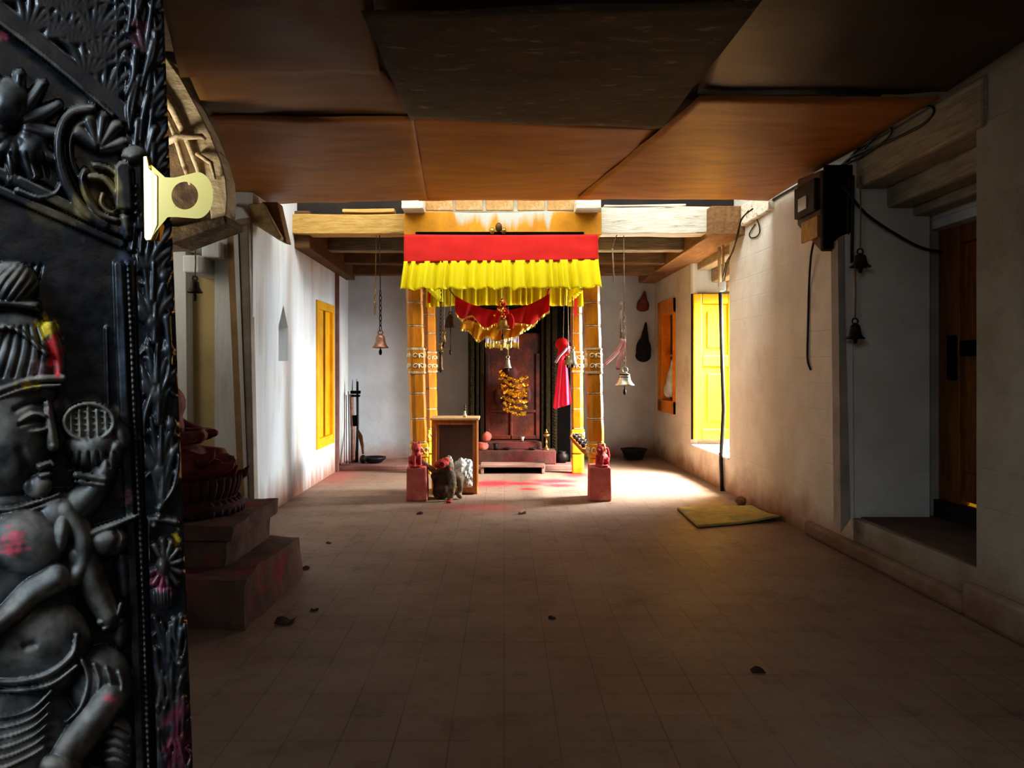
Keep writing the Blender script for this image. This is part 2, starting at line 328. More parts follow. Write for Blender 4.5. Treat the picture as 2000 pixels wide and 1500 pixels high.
# ------------------------------------------------------------------ mesh builder
class MB:
    def __init__(s): s.v = []; s.f = []

    def add(s, vs, fs):
        o = len(s.v); s.v += [Vector(a) for a in vs]; s.f += [tuple(i + o for i in f) for f in fs]; return s

    def hexa(s, c8): return s.add(c8, [(0, 3, 2, 1), (4, 5, 6, 7), (0, 1, 5, 4), (1, 2, 6, 5), (2, 3, 7, 6), (3, 0, 4, 7)])

    def box(s, x0, x1, y0, y1, z0, z1):
        return s.hexa([(x0, y0, z0), (x1, y0, z0), (x1, y1, z0), (x0, y1, z0), (x0, y0, z1), (x1, y0, z1), (x1, y1, z1), (x0, y1, z1)])

    def obox(s, c, size, R):
        c = Vector(c); h = [q / 2 for q in size]
        vs = [c + R @ Vector((sx * h[0], sy * h[1], sz * h[2])) for sz in (-1, 1) for sx, sy in ((-1, -1), (1, -1), (1, 1), (-1, 1))]
        return s.hexa(vs)

    def bar(s, a, b, w, h, up=(0, 0, 1)):
        a = Vector(a); b = Vector(b); d = (b - a); L = d.length; d.normalize()
        u = Vector(up); sd = d.cross(u).normalized(); u = sd.cross(d).normalized()
        R = Matrix((d, sd, u)).transposed()
        return s.obox((a + b) / 2, (L, w, h), R)

    def prism(s, poly, a, b):
        """poly: list of Vector; extruded from offset a to offset b (vectors)"""
        n = len(poly); a = Vector(a); b = Vector(b)
        vs = [Vector(p) + a for p in poly] + [Vector(p) + b for p in poly]
        fs = [tuple(range(n))[::-1], tuple(range(n, 2 * n))] + [(i, (i + 1) % n, n + (i + 1) % n, n + i) for i in range(n)]
        return s.add(vs, fs)

    def tube(s, pts, r, n=8, closed=False):
        pts = [Vector(p) for p in pts]; m = len(pts)
        rr = r if isinstance(r, (list, tuple)) else [r] * m
        vs = []; prev = None
        for i, p in enumerate(pts):
            if closed: t = pts[(i + 1) % m] - pts[i - 1]
            else: t = pts[min(i + 1, m - 1)] - pts[max(i - 1, 0)]
            if t.length < 1e-9: t = Vector((0, 0, 1))
            t.normalize()
            if prev is None:
                u = t.cross(Vector((0, 0, 1)))
                if u.length < 0.05: u = t.cross(Vector((1, 0, 0)))
            else:
                u = prev - t * prev.dot(t)
                if u.length < 1e-6: u = t.cross(Vector((1, 0, 0)))
            u.normalize(); prev = u; w = t.cross(u)
            vs += [p + (u * math.cos(2 * PI * k / n) + w * math.sin(2 * PI * k / n)) * rr[i] for k in range(n)]
        fs = []
        for i in range(m if closed else m - 1):
            j = (i + 1) % m
            fs += [(i * n + k, i * n + (k + 1) % n, j * n + (k + 1) % n, j * n + k) for k in range(n)]
        if not closed: fs += [tuple(range(n))[::-1], tuple((m - 1) * n + k for k in range(n))]
        return s.add(vs, fs)

    def lathe(s, prof, n=20, c=(0, 0, 0), ph=0.0, sx=1.0, sy=1.0):
        c = Vector(c); m = len(prof)
        vs = [c + Vector((r * sx * math.cos(ph + 2 * PI * k / n), r * sy * math.sin(ph + 2 * PI * k / n), z)) for r, z in prof for k in range(n)]
        fs = [(i * n + k, i * n + (k + 1) % n, (i + 1) * n + (k + 1) % n, (i + 1) * n + k) for i in range(m - 1) for k in range(n)]
        if prof[0][0] > 1e-5: fs.append(tuple(range(n))[::-1])
        if prof[-1][0] > 1e-5: fs.append(tuple((m - 1) * n + k for k in range(n)))
        return s.add(vs, fs)

    def ell(s, c, r, R=None, n=14, m=9):
        c = Vector(c); R = R or Matrix.Identity(3)
        vs = [c + R @ Vector((0, 0, -r[2]))]
        for i in range(1, m):
            a = -PI / 2 + PI * i / m
            vs += [c + R @ Vector((r[0] * math.cos(a) * math.cos(2 * PI * k / n), r[1] * math.cos(a) * math.sin(2 * PI * k / n), r[2] * math.sin(a))) for k in range(n)]
        vs.append(c + R @ Vector((0, 0, r[2])))
        fs = [(0, 1 + (k + 1) % n, 1 + k) for k in range(n)]
        for i in range(m - 2):
            a = 1 + i * n; b = a + n
            fs += [(a + k, a + (k + 1) % n, b + (k + 1) % n, b + k) for k in range(n)]
        t = len(vs) - 1; a = 1 + (m - 2) * n
        fs += [(a + k, a + (k + 1) % n, t) for k in range(n)]
        return s.add(vs, fs)

    def grid(s, fn, nu, nv):
        vs = [fn(i / nu, j / nv) for j in range(nv + 1) for i in range(nu + 1)]
        w = nu + 1
        fs = [(j * w + i, j * w + i + 1, (j + 1) * w + i + 1, (j + 1) * w + i) for j in range(nv) for i in range(nu)]
        return s.add(vs, fs)

    def torus(s, c, R, r, ax=(0, 0, 1), n=16, k=6, sx=1.0):
        ax = Vector(ax).normalized(); u = ax.orthogonal().normalized(); w = ax.cross(u)
        c = Vector(c)
        return s.tube([c + (u * math.cos(2 * PI * i / n) * sx + w * math.sin(2 * PI * i / n)) * R for i in range(n)], r, k, closed=True)

    def build(s, name, m, parent=None, smooth=False, bevel=0.0, org=None, solid=0.0, kind=None, label=None, cat=None, group=None, recalc=True):
        me = bpy.data.meshes.new(name)
        off = wloc(parent) if parent is not None else (Vector(org) if org is not None else Vector((0, 0, 0)))
        me.from_pydata([tuple(a - off) for a in s.v], [], s.f)
        if recalc:
            bm = bmesh.new(); bm.from_mesh(me); bmesh.ops.recalc_face_normals(bm, faces=bm.faces); bm.to_mesh(me); bm.free()
        me.materials.append(m)
        if smooth: me.polygons.foreach_set('use_smooth', [True] * len(me.polygons))
        o = bpy.data.objects.new(name, me); COL.objects.link(o)
        if parent is not None: o.parent = parent
        else: o.location = off
        if bevel:
            md = o.modifiers.new('bevel', 'BEVEL'); md.width = bevel; md.segments = 2; md.limit_method = 'ANGLE'
        if solid:
            md = o.modifiers.new('thick', 'SOLIDIFY'); md.thickness = solid; md.offset = 0
        tag(o, label, cat, group, kind)
        return o


def tag(o, label=None, cat=None, group=None, kind=None):
    if label: o['label'] = label
    if cat: o['category'] = cat
    if group: o['group'] = group
    if kind: o['kind'] = kind
    return o


def wloc(o):
    v = Vector((0, 0, 0))
    while o is not None: v += o.location; o = o.parent
    return v


def thing(name, label, cat, loc, group=None):
    o = bpy.data.objects.new(name, None); COL.objects.link(o)
    o.location = loc; o.empty_display_size = 0.1
    return tag(o, label, cat, group)


def dup(root, loc, rz=0.0, label=None, scale=1.0, group=None):
    def cp(o, par):
        c = o.copy(); COL.objects.link(c)
        if par is not None: c.parent = par
        for ch in [q for q in ALLC(o)]: cp(ch, c)
        return c
    r = cp(root, None); r.location = loc; r.rotation_euler = (0, 0, rz)
    if scale != 1.0: r.scale = (scale,) * 3
    if label: r['label'] = label
    if group: r['group'] = group
    return r


def ALLC(o): return list(o.children)


def blob(name, shapes, vox, m, parent=None, smoothit=6, **kw):
    """one continuous sculpted surface: ellipsoids and tapered limbs fused by a voxel remesh"""
    b = MB()
    for sh in shapes:
        if sh[0] == 'e': b.ell(sh[1], sh[2], sh[3] if len(sh) > 3 else None)
        elif sh[0] == 't': b.tube(sh[1], sh[2], 10)
        elif sh[0] == 'l': b.lathe(sh[1], 24, sh[2])
        elif sh[0] == 'b': b.box(*sh[1])
        elif sh[0] == 'h': b.hexa(sh[1])
    o = b.build(name, m, parent, smooth=True, **kw)
    md = o.modifiers.new('r', 'REMESH'); md.mode = 'VOXEL'; md.voxel_size = vox
    if smoothit:
        md2 = o.modifiers.new('s', 'SMOOTH'); md2.factor = 0.5; md2.iterations = smoothit
    dg = bpy.context.evaluated_depsgraph_get(); dg.update()
    me = bpy.data.meshes.new_from_object(o.evaluated_get(dg))
    me.polygons.foreach_set('use_smooth', [True] * len(me.polygons))
    o.modifiers.clear(); old = o.data; o.data = me; me.name = name
    if not me.materials: me.materials.append(m)
    bpy.data.meshes.remove(old)
    return o


def wob(a, s=1.0, f=1.0):
    return mnoise.noise(Vector(a) * f) * s


def ROT(ax, deg): return Matrix.Rotation(math.radians(deg), 3, ax)
# ================================================================== THE SETTING
def xr(Y): return 2.36 + (12.2 - Y) * 0.031     # inner face of the right wall
XL = -2.24                                       # inner face of the left wall

MB().box(-4.2, 4.2, -1.5, 13.2, -0.12, 0.0).build('floor', MT['floor'], kind='structure')

# left wall: far run with its pointed niche and shuttered opening
lw = MB()
T = 0.34
def lbox(y0, y1, z0, z1, x0=XL - T, x1=XL): lw.box(x0, x1, y0, y1, z0, z1)
NY0, NY1 = 7.62, 7.95       # niche
WY0, WY1 = 9.13, 10.05      # yellow opening
lbox(6.84, NY0, 0, 3.25); lbox(NY0, NY1, 0, 1.45); lbox(NY1, WY0, 0, 3.25)
lbox(WY0, WY1, 0, 0.40); lbox(WY0, WY1, 2.19, 3.25); lbox(WY1, 11.6, 0, 3.25)
lbox(NY0, NY1, 1.45, 2.02, XL - T, XL - 0.16)
lbox(NY0, NY1, 2.02, 3.25)
ym = (NY0 + NY1) / 2
for ya in (NY0, NY1):        # the two sloping sides of the pointed niche
    lw.prism([Vector((0, ya, 1.80)), Vector((0, ya, 2.02)), Vector((0, ym, 2.02))], (XL - 0.17, 0, 0), (XL, 0, 0))
lw.build('wall_left', MT['white'], kind='structure')
MB().box(XL - T, XL - 0.02, 0.95, 3.9, 0, 3.25).build('wall_left', MT['white_r'], kind='structure')
# side bay behind the red statue
bay = MB()
bay.box(-3.6, -2.44, 7.1, 7.3, 0, 3.25)
bay.build('wall_bay', MT['tan'], kind='structure')
MB().box(-3.6, -3.45, 3.9, 7.1, 0, 3.25).build('wall_bay', MT['white'], kind='structure')
MB().prism([P(330, 470, 6.95) * 1, P(362, 470, 6.95), P(366, 900, 6.95), P(330, 900, 6.95)], (0, 0, 0), (0, 0.15, 0)).build('trim_bay', MT['white'], kind='structure')
# opening jamb of the left wall (brown board and pale plaster edge)
j = MB(); j.prism([P(446, 440, 6.84), P(478, 440, 6.84), P(489, 985, 6.84), P(470, 985, 6.84)], (0, -0.05, 0), (0, 0.12, 0))
j.build('trim_jamb', MT['jamb_br'], kind='structure')
j = MB(); j.prism([P(457, 432, 6.8), P(466, 430, 6.8), P(487, 990, 6.8), P(481, 990, 6.8)], (0, -0.03, 0), (0, 0.10, 0))
j.build('trim_jamb', MT['white'], kind='structure')
j = MB(); j.prism([P(464, 428, 6.79), P(486, 424, 6.79), P(498, 985, 6.79), P(485, 985, 6.79)], (0, -0.01, 0), (0, 0.10, 0))
j.build('trim_jamb', MT['jamb'], kind='structure', bevel=0.01)
# broken plaster above the left wall, where it meets the roof
def rock(mb, c, s, seed, n=9, m=6):
    b0 = len(mb.v); mb.ell(c, s, None, n, m)
    for i in range(b0, len(mb.v)):
        d = mb.v[i] - Vector(c); mb.v[i] = Vector(c) + d * (1 + 0.35 * mnoise.noise(d * (2.2 / max(s)) + Vector((seed, 0, 0))))
for poly, Y, m in (([(484, 398), (514, 396), (550, 464), (546, 470), (490, 434)], 6.82, 'wedge'), ([(510, 394), (542, 394), (560, 474), (546, 470)], 6.9, 'beam_m'), ([(446, 400), (474, 404), (488, 424), (482, 442), (456, 438)], 6.78, 'white'), ([(452, 430), (486, 424), (484, 436), (456, 444)], 6.74, 'jamb')):
    MB().prism([P(a_, c_, Y) for a_, c_ in poly], (0, 0, 0), (0, .16, 0)).build('trim_plaster', MT[m], kind='structure', bevel=.012)
# added brown strip on the left wall, standing for corner-edge shading
MB().box(XL - 0.01, XL + 0.035, 10.16, 10.26, 0.0, 2.62).build('trim_left', MT['trimbrown'], kind='structure')
# yellow shuttered opening in the left wall: door_1
d = MB()
for (y0, y1, z0, z1) in ((WY0, WY0 + .10, .40, 2.19), (WY1 - .10, WY1, .40, 2.19), (WY0 + .1, WY1 - .1, 2.09, 2.19), (WY0 + .1, WY1 - .1, .40, .52)):
    d.box(XL - 0.2, XL + 0.02, y0, y1, z0, z1)
dl = d.build('window_1', MT['door_y'], kind='structure', bevel=0.006)
q = MB(); q.box(XL - 0.06, XL - 0.02, WY0 + .1, WY0 + .46, .52, 2.09)
q.build('shutter', MT['door_y'], dl, bevel=0.006)
q = MB(); q.box(XL - 0.06, XL - 0.02, WY0 + .58, WY1 - .1, .52, 2.09)
q.build('shutter', MT['door_y'], dl, bevel=0.006)
MB().box(XL - 0.26, XL - 0.2, WY0, WY1, .40, 2.19).build('backing', MT['dark'], dl)

# back wall, slightly askew, and the low step in front of it
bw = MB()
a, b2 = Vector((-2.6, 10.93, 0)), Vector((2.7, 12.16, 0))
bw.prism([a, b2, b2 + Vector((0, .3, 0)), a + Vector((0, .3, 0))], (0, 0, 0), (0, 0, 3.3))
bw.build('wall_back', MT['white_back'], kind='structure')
MB().prism([Vector((-2.24, 10.28, 0)), Vector((0.98, 10.36, 0)), Vector((0.98, 11.85, 0)), Vector((-2.24, 11.05, 0))], (0, 0, 0), (0, 0, .06)).build('trim_step', MT['step'], kind='structure', bevel=0.01)

# right wall with the lit doorway, the cupboard niche and the near recess
rw = MB()
def rbox(y0, y1, z0, z1, dx0=0.0, dx1=0.56, mb=None):
    (mb or rw).hexa([(xr(y0) + dx0, y0, z0), (xr(y0) + dx1, y0, z0), (xr(y1) + dx1, y1, z0), (xr(y1) + dx0, y1, z0),
                     (xr(y0) + dx0, y0, z1), (xr(y0) + dx1, y0, z1), (xr(y1) + dx1, y1, z1), (xr(y1) + dx0, y1, z1)])
CN0, CN1 = 10.78, 11.72     # cupboard niche
DW0, DW1 = 8.45, 10.0       # doorway to the courtyard
RC0, RC1 = 4.24, 5.64       # near recess
rbox(DW1, CN0, 0, 3.25); rbox(CN0, CN1, 0, .76); rbox(CN0, CN1, 2.3, 3.25); rbox(CN0, CN1, .76, 2.3, .28, .56); rbox(CN1, 12.4, 0, 3.25)
rbox(DW0, DW1, 0, .37); rbox(DW0, DW1, 2.92, 3.25)
rbox(RC1, DW0, 0, 3.25)
rw.build('wall_right', MT['white_r'], kind='structure')
rw = MB()
rbox(RC0, RC1, 0, .285, 0, .75); rbox(RC0, RC1, 2.98, 3.25, 0, .75)
rbox(0.95, RC0, 0, 3.25)
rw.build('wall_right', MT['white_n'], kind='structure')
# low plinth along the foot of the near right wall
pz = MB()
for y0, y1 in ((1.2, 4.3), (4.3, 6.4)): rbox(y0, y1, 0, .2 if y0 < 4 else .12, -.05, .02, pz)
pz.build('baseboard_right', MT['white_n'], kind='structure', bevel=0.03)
# recess: far cheek, back, threshold and timbers overhead
rc = MB()
rc.prism([Vector((xr(5.64), 5.64, .285)), Vector((3.3, 5.70, .285)), Vector((3.3, 5.9, .285)), Vector((xr(5.64), 5.84, .285))], (0, 0, 0), (0, 0, 2.7))
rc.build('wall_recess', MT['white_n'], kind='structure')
e = MB(); e.prism([P(1634, 470, 5.60), P(1645, 460, 5.60), P(1659, 1012, 5.60), P(1640, 1040, 5.60)], (0, -.02, 0), (0, .10, 0))
e.build('trim_recess', MT['jamb'], kind='structure')
e = MB(); e.prism([P(1646, 460, 5.62), P(1660, 455, 5.62), P(1664, 1012, 5.62), P(1652, 1012, 5.62)], (0, -.03, 0), (0, .08, 0))
e.build('trim_recess', MT['white_r'], kind='structure')
MB().box(3.18, 3.26, 3.9, 5.72, .285, .415).build('trim_threshold', MT['dark_board'], kind='structure')
MB().box(3.26, 3.9, 3.9, 5.72, .285, .415).build('trim_threshold', MT['door_y'], kind='structure')  # outer part added in yellow for the bright line under the door
sl = MB(); sl.box(2.62, 3.2, 4.2, 5.72, .285, .292); sl.build('trim_recess_floor', MT['darkfloor'], kind='structure')
# door_1: brown-yellow planked door at the back of the recess
d = MB()
d.box(3.22, 3.30, 5.44, 5.70, .415, 2.40); d.box(3.22, 3.30, 4.0, 5.44, 2.27, 2.40)
dr = d.build('door_1', MT['door_br'], kind='structure', bevel=0.008)
q = MB()
for i in range(5): q.box(3.25, 3.29, 4.04 + i * .28, 4.04 + i * .28 + .272, .445, 2.27)
q.build('door_leaf', MT['door_br'], dr, bevel=0.006)
q = MB(); q.box(3.225, 3.25, 4.04, 5.5, 1.47, 1.58); q.box(3.20, 3.25, 5.46, 5.56, 1.30, 1.62); q.build('door_bar', MT['dark'], dr, bevel=0.008)
for i in range(5):
    q = MB(); q.box(3.235, 3.25, 4.09 + i * .28, 4.09 + i * .28 + .17, .65, 1.35); q.build('door_panel', MT['door_br'], dr, bevel=0.012)
MB().box(3.18, 3.42, 3.9, 4.02, .285, 2.5).build('wall_recess', MT['white_r'], kind='structure')

# doorway to the courtyard: sill, outer jamb, timbers
MB().prism([Vector((xr(DW0) - .02, DW0, .37)), Vector((3.05, DW0, .37)), Vector((3.02, DW1, .37)), Vector((xr(DW1) - .02, DW1, .37))], (0, 0, 0), (0, 0, .02)).build('trim_sill', MT['white_sill'], kind='structure')
rv = MB()
rv.prism([Vector((xr(DW1) + .0, DW1 - .002, 0)), Vector((xr(DW1) + .07, DW1 - .06, 0)), Vector((xr(DW1) + .07, DW1, 0))], (0, 0, .37), (0, 0, 2.9))
rv.box(2.44, 2.99, 9.96, 10.02, 2.35, 2.92)
rv.build('trim_reveal', MT['white'], kind='structure')
# roofs
MB().box(-4.0, 3.6, -2.8, 6.4, 3.25, 3.33).build('ceiling', MT['roof'], kind='structure')  # extended unseen beyond the entrance, added to keep sun off the carved door
MB().box(-3.0, 3.0, 8.36, 12.6, 3.08, 3.2).build('ceiling', MT['roof'], kind='structure')
u = MB(); u.box(-2.6, 3.0, 8.3, 8.42, 3.2, 4.5); u.box(-2.6, 3.0, 6.3, 6.4, 3.25, 4.9)     # light well above the gap
u.box(-2.7, -2.58, 6.3, 8.42, 3.25, 4.9); u.box(2.95, 3.07, 6.3, 8.42, 3.25, 4.9)
u.build('wall_lightwell', MT['white'], kind='structure')
MB().box(-2.9, 3.2, 6.2, 8.7, 4.9, 4.98).build('ceiling', MT['roof'], kind='structure')  # unseen cover added to keep the sun out of the light well
MB().box(-4.0, -3.55, -2.8, 7.3, 0, 3.25).build('wall_far_left', MT['white_r'], kind='structure')
MB().box(3.4, 12, -2, 16, .2, .28).build('ground', MT['ground'], kind='structure')

# ------------------------------------------------------------ roof timbers (each one a thing)
def beam(name, label, px0, px1, ytop, ybot, Y, dep, m, grp=None, slope=0.0):
    x0, x1 = X(px0, Y), X(px1, Y); zt, zb = Z(ytop, Y), Z(ybot, Y)
    n = 24
    def ring(t):
        x = x0 + (x1 - x0) * t
        w = [0.012 * mnoise.noise(Vector((x * 2.3, k * 7.7, Y * 3))) for k in range(4)]
        yy = Y + slope * t
        return [(x, yy + w[0], zb + w[1]), (x, yy + dep, zb + w[1]), (x, yy + dep, zt + w[2]), (x, yy + w[3], zt + w[2])]
    b = MB(); vs = []; fs = []
    for i in range(n + 1): vs += ring(i / n)
    for i in range(n):
        for k in range(4): fs.append((i * 4 + k, i * 4 + (k + 1) % 4, i * 4 + 4 + (k + 1) % 4, i * 4 + 4 + k))
    fs += [(0, 1, 2, 3), (n * 4 + 3, n * 4 + 2, n * 4 + 1, n * 4)]
    b.add(vs, fs)
    o = b.build(name, m, org=((x0 + x1) / 2, Y, zb), bevel=0.008, label=label, cat='beam', group=grp)
    return o
YB = 8.12
beam('roof_beam', 'yellowed timber roof beam left of the ochre lintel, front row', 562, 790, 418, 456, YB, .24, MT['beam_y'])
beam('roof_beam', 'peeling white timber roof beam right of the ochre lintel, front row', 1174, 1396, 404, 456, YB, .24, MT['beam_w'])
o = beam('shrine_lintel', 'ochre lintel beam over the shrine front with white paint runs', 789, 1175, 414, 459, YB - .03, .30, MT['lintel'])
MB().box(X(812, 8.085), X(1140, 8.085), 8.075, 8.092, Z(459, 8.08), Z(453, 8.08)).build('edge_strip', MT['dark'], o)
beam('roof_beam', 'long grey timber beam behind the front beams, second row', 598, 1345, 463, 489, 9.1, .2, MT['beam_g'])
beam('roof_beam', 'brown timber roof beam of the third row', 622, 1318, 494, 514, 10.1, .2, MT['beam_b'])
beam('roof_beam', 'dark brown timber roof beam nearest the back wall', 650, 1298, 516, 536, 10.75, .18, MT['beam_b'])
# plank lying on the front beams
beam('loose_plank', 'thin curved pale plank lying on the white front beam', 1180, 1340, 399, 403, 8.16, .16, MT['beam_w'])
beam('loose_plank', 'short mossy plank lying on the yellowed front beam', 668, 770, 407, 414, 8.16, .16, MT['beam_y'])
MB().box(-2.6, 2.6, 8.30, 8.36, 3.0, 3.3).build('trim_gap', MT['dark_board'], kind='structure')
# longitudinal wall plates
w = MB(); w.hexa([(2.14, 7.95, 2.76), (2.62, 7.95, 2.76), (2.5, 12.1, 2.70), (2.10, 12.1, 2.70), (2.14, 7.95, 3.06), (2.62, 7.95, 3.06), (2.5, 12.1, 3.06), (2.10, 12.1, 3.06)])
w.build('wall_plate', MT['beam_m'], org=(2.3, 9.5, 2.7), bevel=.01, label='brown timber wall plate along the top of the right wall', cat='beam')
w = MB(); w.hexa([(2.47, 7.15, 2.86), (2.62, 7.15, 2.86), (2.6, 7.93, 2.84), (2.44, 7.93, 2.84), (2.47, 7.15, 3.04), (2.62, 7.15, 3.04), (2.62, 7.93, 3.06), (2.44, 7.93, 3.06)])
w.build('wall_plate', MT['beam_w'], org=(2.5, 7.4, 2.84), bevel=.012, label='pale timber block on the right wall beneath the ceiling edge', cat='beam')
w = MB(); w.hexa([(XL - .1, 8.2, 2.66), (XL + .16, 8.2, 2.66), (XL + .12, 10.9, 2.62), (XL - .1, 10.9, 2.62), (XL - .1, 8.2, 3.06), (XL + .16, 8.2, 3.06), (XL + .12, 10.9, 3.06), (XL - .1, 10.9, 3.06)])
w.build('wall_plate', MT['beam_b'], org=(XL, 9, 2.62), bevel=.01, label='dark timber wall plate along the top of the left wall', cat='beam')
# bricks on the lintel, each its own brick
for i, (a, c) in enumerate(((829, 885), (889, 943), (949, 1003), (1011, 1064), (1069, 1124))):
    b = MB(); b.box(X(a, 8.14), X(c, 8.14), 8.14, 8.28, Z(411, 8.14), Z(393, 8.14) + .05)
    b.build('brick', MT['brick'], org=(X((a + c) / 2, 8.14), 8.2, Z(411, 8.14)), bevel=.008, group='bricks on the ochre lintel', cat='brick',
            label=['ochre brick on the lintel, beside the left joist end', 'ochre brick on the lintel, second from the left joist end', 'ochre brick in the middle of the lintel course', 'ochre brick on the lintel, second from the right joist end', 'ochre brick on the lintel, beside the right joist end'][i])
b = MB(); b.box(X(826, 8.16), X(1128, 8.16), 8.15, 8.29, Z(414, 8.16), Z(393, 8.16) + .05); b.build('trim_mortar', MT['mortar'], kind='structure')
for a, c, lb in ((784, 826, 'white painted joist end above the left end of the ochre lintel'), (1126, 1174, 'white painted joist end above the right end of the ochre lintel')):
    b = MB(); b.box(X(a, 7.85), X(c, 7.85), 7.85, 8.3, Z(411, 7.95), Z(390, 7.9) + .04); b.build('joist_end', MT['beam_w'], org=(X((a + c) / 2, 7.85), 7.9, Z(411, 7.9)), bevel=.008, label=lb, cat='joist')
# lintel timbers of the recess and doorway
def tim(x0, x1, y0, y1, z0, z1, lb, m='beam_l'):
    b = MB(); b.box(x0, x1, y0, y1, z0, z1); b.build('lintel_timber', MT[m], org=((x0 + x1) / 2, (y0 + y1) / 2, z0), bevel=.02, label=lb, cat='timber')
tim(2.585, 2.80, 4.15, 5.74, 2.70, 2.98, 'outermost whitewashed lintel timber over the right recess')
tim(2.81, 2.99, 4.15, 5.70, 2.56, 2.86, 'middle whitewashed lintel timber over the right recess')
tim(3.00, 3.14, 4.15, 5.68, 2.50, 2.80, 'innermost whitewashed lintel timber above the brown door')
b = MB(); b.box(3.15, 3.24, 4.15, 5.66, 2.405, 2.47); b.build('trim_lintel', MT['white_sill'], kind='structure')
MB().box(3.14, 3.4, 4.1, 5.8, 2.47, 3.2).build('wall_recess', MT['white_r'], kind='structure')
tim(2.50, 2.66, 8.40, 9.97, 2.64, 2.92, 'thick lintel timber over the lit right doorway, room side')
tim(2.68, 2.84, 8.40, 9.96, 2.48, 2.74, 'lower lintel timber over the lit right doorway, courtyard side')
tim(2.86, 3.0, 8.40, 9.96, 2.36, 2.66, 'outermost lintel timber over the lit right doorway', 'beam_w')

# yellow panelled shutter standing open in the doorway
sh = thing('doorway_shutter', 'yellow panelled shutter standing open in the sunlit right doorway', 'shutter', (2.47, 9.88, .40))
SX0, SX1, SZ0, SZ1 = X(1353, 9.88), X(1353, 9.88) + .56, Z(858, 9.88), Z(574, 9.88)
def leafx(t): return SX0 + (SX1 - SX0) * t
b = MB(); zz = SZ1 - SZ0
for x0, x1, z0, z1 in ((0, .2, 0, 1), (.8, 1, 0, 1), (.2, .8, .93, 1), (.2, .8, .50, .58), (.2, .8, 0, .075)):
    b.box(leafx(x0), leafx(x1), 9.845, 9.90, SZ0 + z0 * zz, SZ0 + z1 * zz)
b.build('frame', MT['door_y'], sh, bevel=.012)
for z0, z1 in ((.075, .50), (.58, .93)):
    b = MB(); b.box(leafx(.2), leafx(.8), 9.885, 9.895, SZ0 + z0 * zz, SZ0 + z1 * zz); b.box(leafx(.33), leafx(.67), 9.858, 9.89, SZ0 + (z0 + .05) * zz, SZ0 + (z1 - .05) * zz)
    b.build('panel', MT['door_y'], sh, bevel=.012)
b = MB(); b.tube([(SX0 - .01, 9.88, SZ0), (SX0 - .01, 9.88, SZ1)], .012); b.build('hinge_post', MT['dark'], sh)
tag(MB().bar((2.45, 8.75, .40), (2.75, 9.2, .40), .02, .02).build('stick', MT['debris'], org=(2.6, 9, .39)), 'thin stick lying on the bright right doorway sill', 'stick')

# cupboard niche
fr = thing('cupboard_niche', 'orange framed cupboard niche in the far right wall', 'cupboard', (xr(11.2), 11.2, .70))
b = MB()
def nb(y0, y1, z0, z1, d0=-.035, d1=.10):
    b.hexa([(xr(y0) + d0, y0, z0), (xr(y0) + d1, y0, z0), (xr(y1) + d1, y1, z0), (xr(y1) + d0, y1, z0), (xr(y0) + d0, y0, z1), (xr(y0) + d1, y0, z1), (xr(y1) + d1, y1, z1), (xr(y1) + d0, y1, z1)])
nb(CN0, CN0 + .04, .72, 2.36); nb(CN1 - .26, CN1, .72, 2.36); nb(CN0, CN1, 2.16, 2.36); nb(CN0, CN1, .72, .90)
b.build('frame', MT['niche_y'], fr, bevel=.006)
b = MB(); nb(CN0 + .04, CN1 - .26, .90, 2.16, .22, .27); b.build('back_board', MT['niche_y'], fr)
b = MB(); nb(CN0 + .04, CN1 - .26, 1.54, 1.57, .02, .27); b.build('shelf', MT['niche_y'], fr)
# things in / near it
blob('plastic_bag', [('e', (xr(11.1) + .03, 11.1, 1.16), (.08, .14, .22)), ('e', (xr(11.1) + .02, 11.25, 1.05), (.08, .16, .12)), ('t', [(xr(11.1) + .02, 11.08, 1.25), (xr(11.1) + .03, 11.05, 1.5)], [.06, .02])], .015, MT['plastic'], org=(xr(11.1), 11.1, 1.0), label='white plastic bag hanging in the orange cupboard niche', cat='bag')
MB().box(xr(11) + .06, xr(11) + .10, 10.86, 11.2, 1.58, 2.1).build('paper_sheet', MT['white_sill'], org=(xr(11), 11, 1.58), label='pale paper standing on the upper shelf of the cupboard niche', cat='paper')


def onback(px): # Y on the back wall along a pixel column
    m = (12.16 - 10.93) / 5.3
    k = (px - CX) / F
    return (10.93 + 2.6 * m) / (1 - m * k)
def hangbag(px, py0, py1, w, d, m, lb):
    Y = onback(px) - d - .01; zt, zb = Z(py0, Y), Z(py1, Y); x = X(px, Y); h = zt - zb
    return blob('cloth_bag', [('e', (x, Y, zb + h * .30), (w, d, h * .30)), ('e', (x - w * .05, Y, zb + h * .16), (w * 1.02, d, h * .16)), ('t', [(x + w * .1, Y, zb + h * .5), (x + w * .3, Y, zb + h * .97)], [w * .6, w * .12])], .014, m, org=(x, Y, zb), label=lb, cat='bag')
hangbag(1257, 626, 708, .125, .05, MT['black'], 'black cloth bag hanging on the back wall, right side')
hangbag(1256, 566, 609, .10, .045, MT['maroon'], 'small maroon cloth bag hanging above the black bag')
b = MB(); Y = 11.45; b.lathe([(.0, .02), (.13, .02), (.185, .15), (.20, .155), (.20, .17), (.17, .17), (.12, .05), (0, .05)], 24, (X(1238, Y), Y, 0)); b.build('basin', MT['black'], org=(X(1238, Y), Y, 0), smooth=True, label='black basin on the floor by the far right wall', cat='basin')

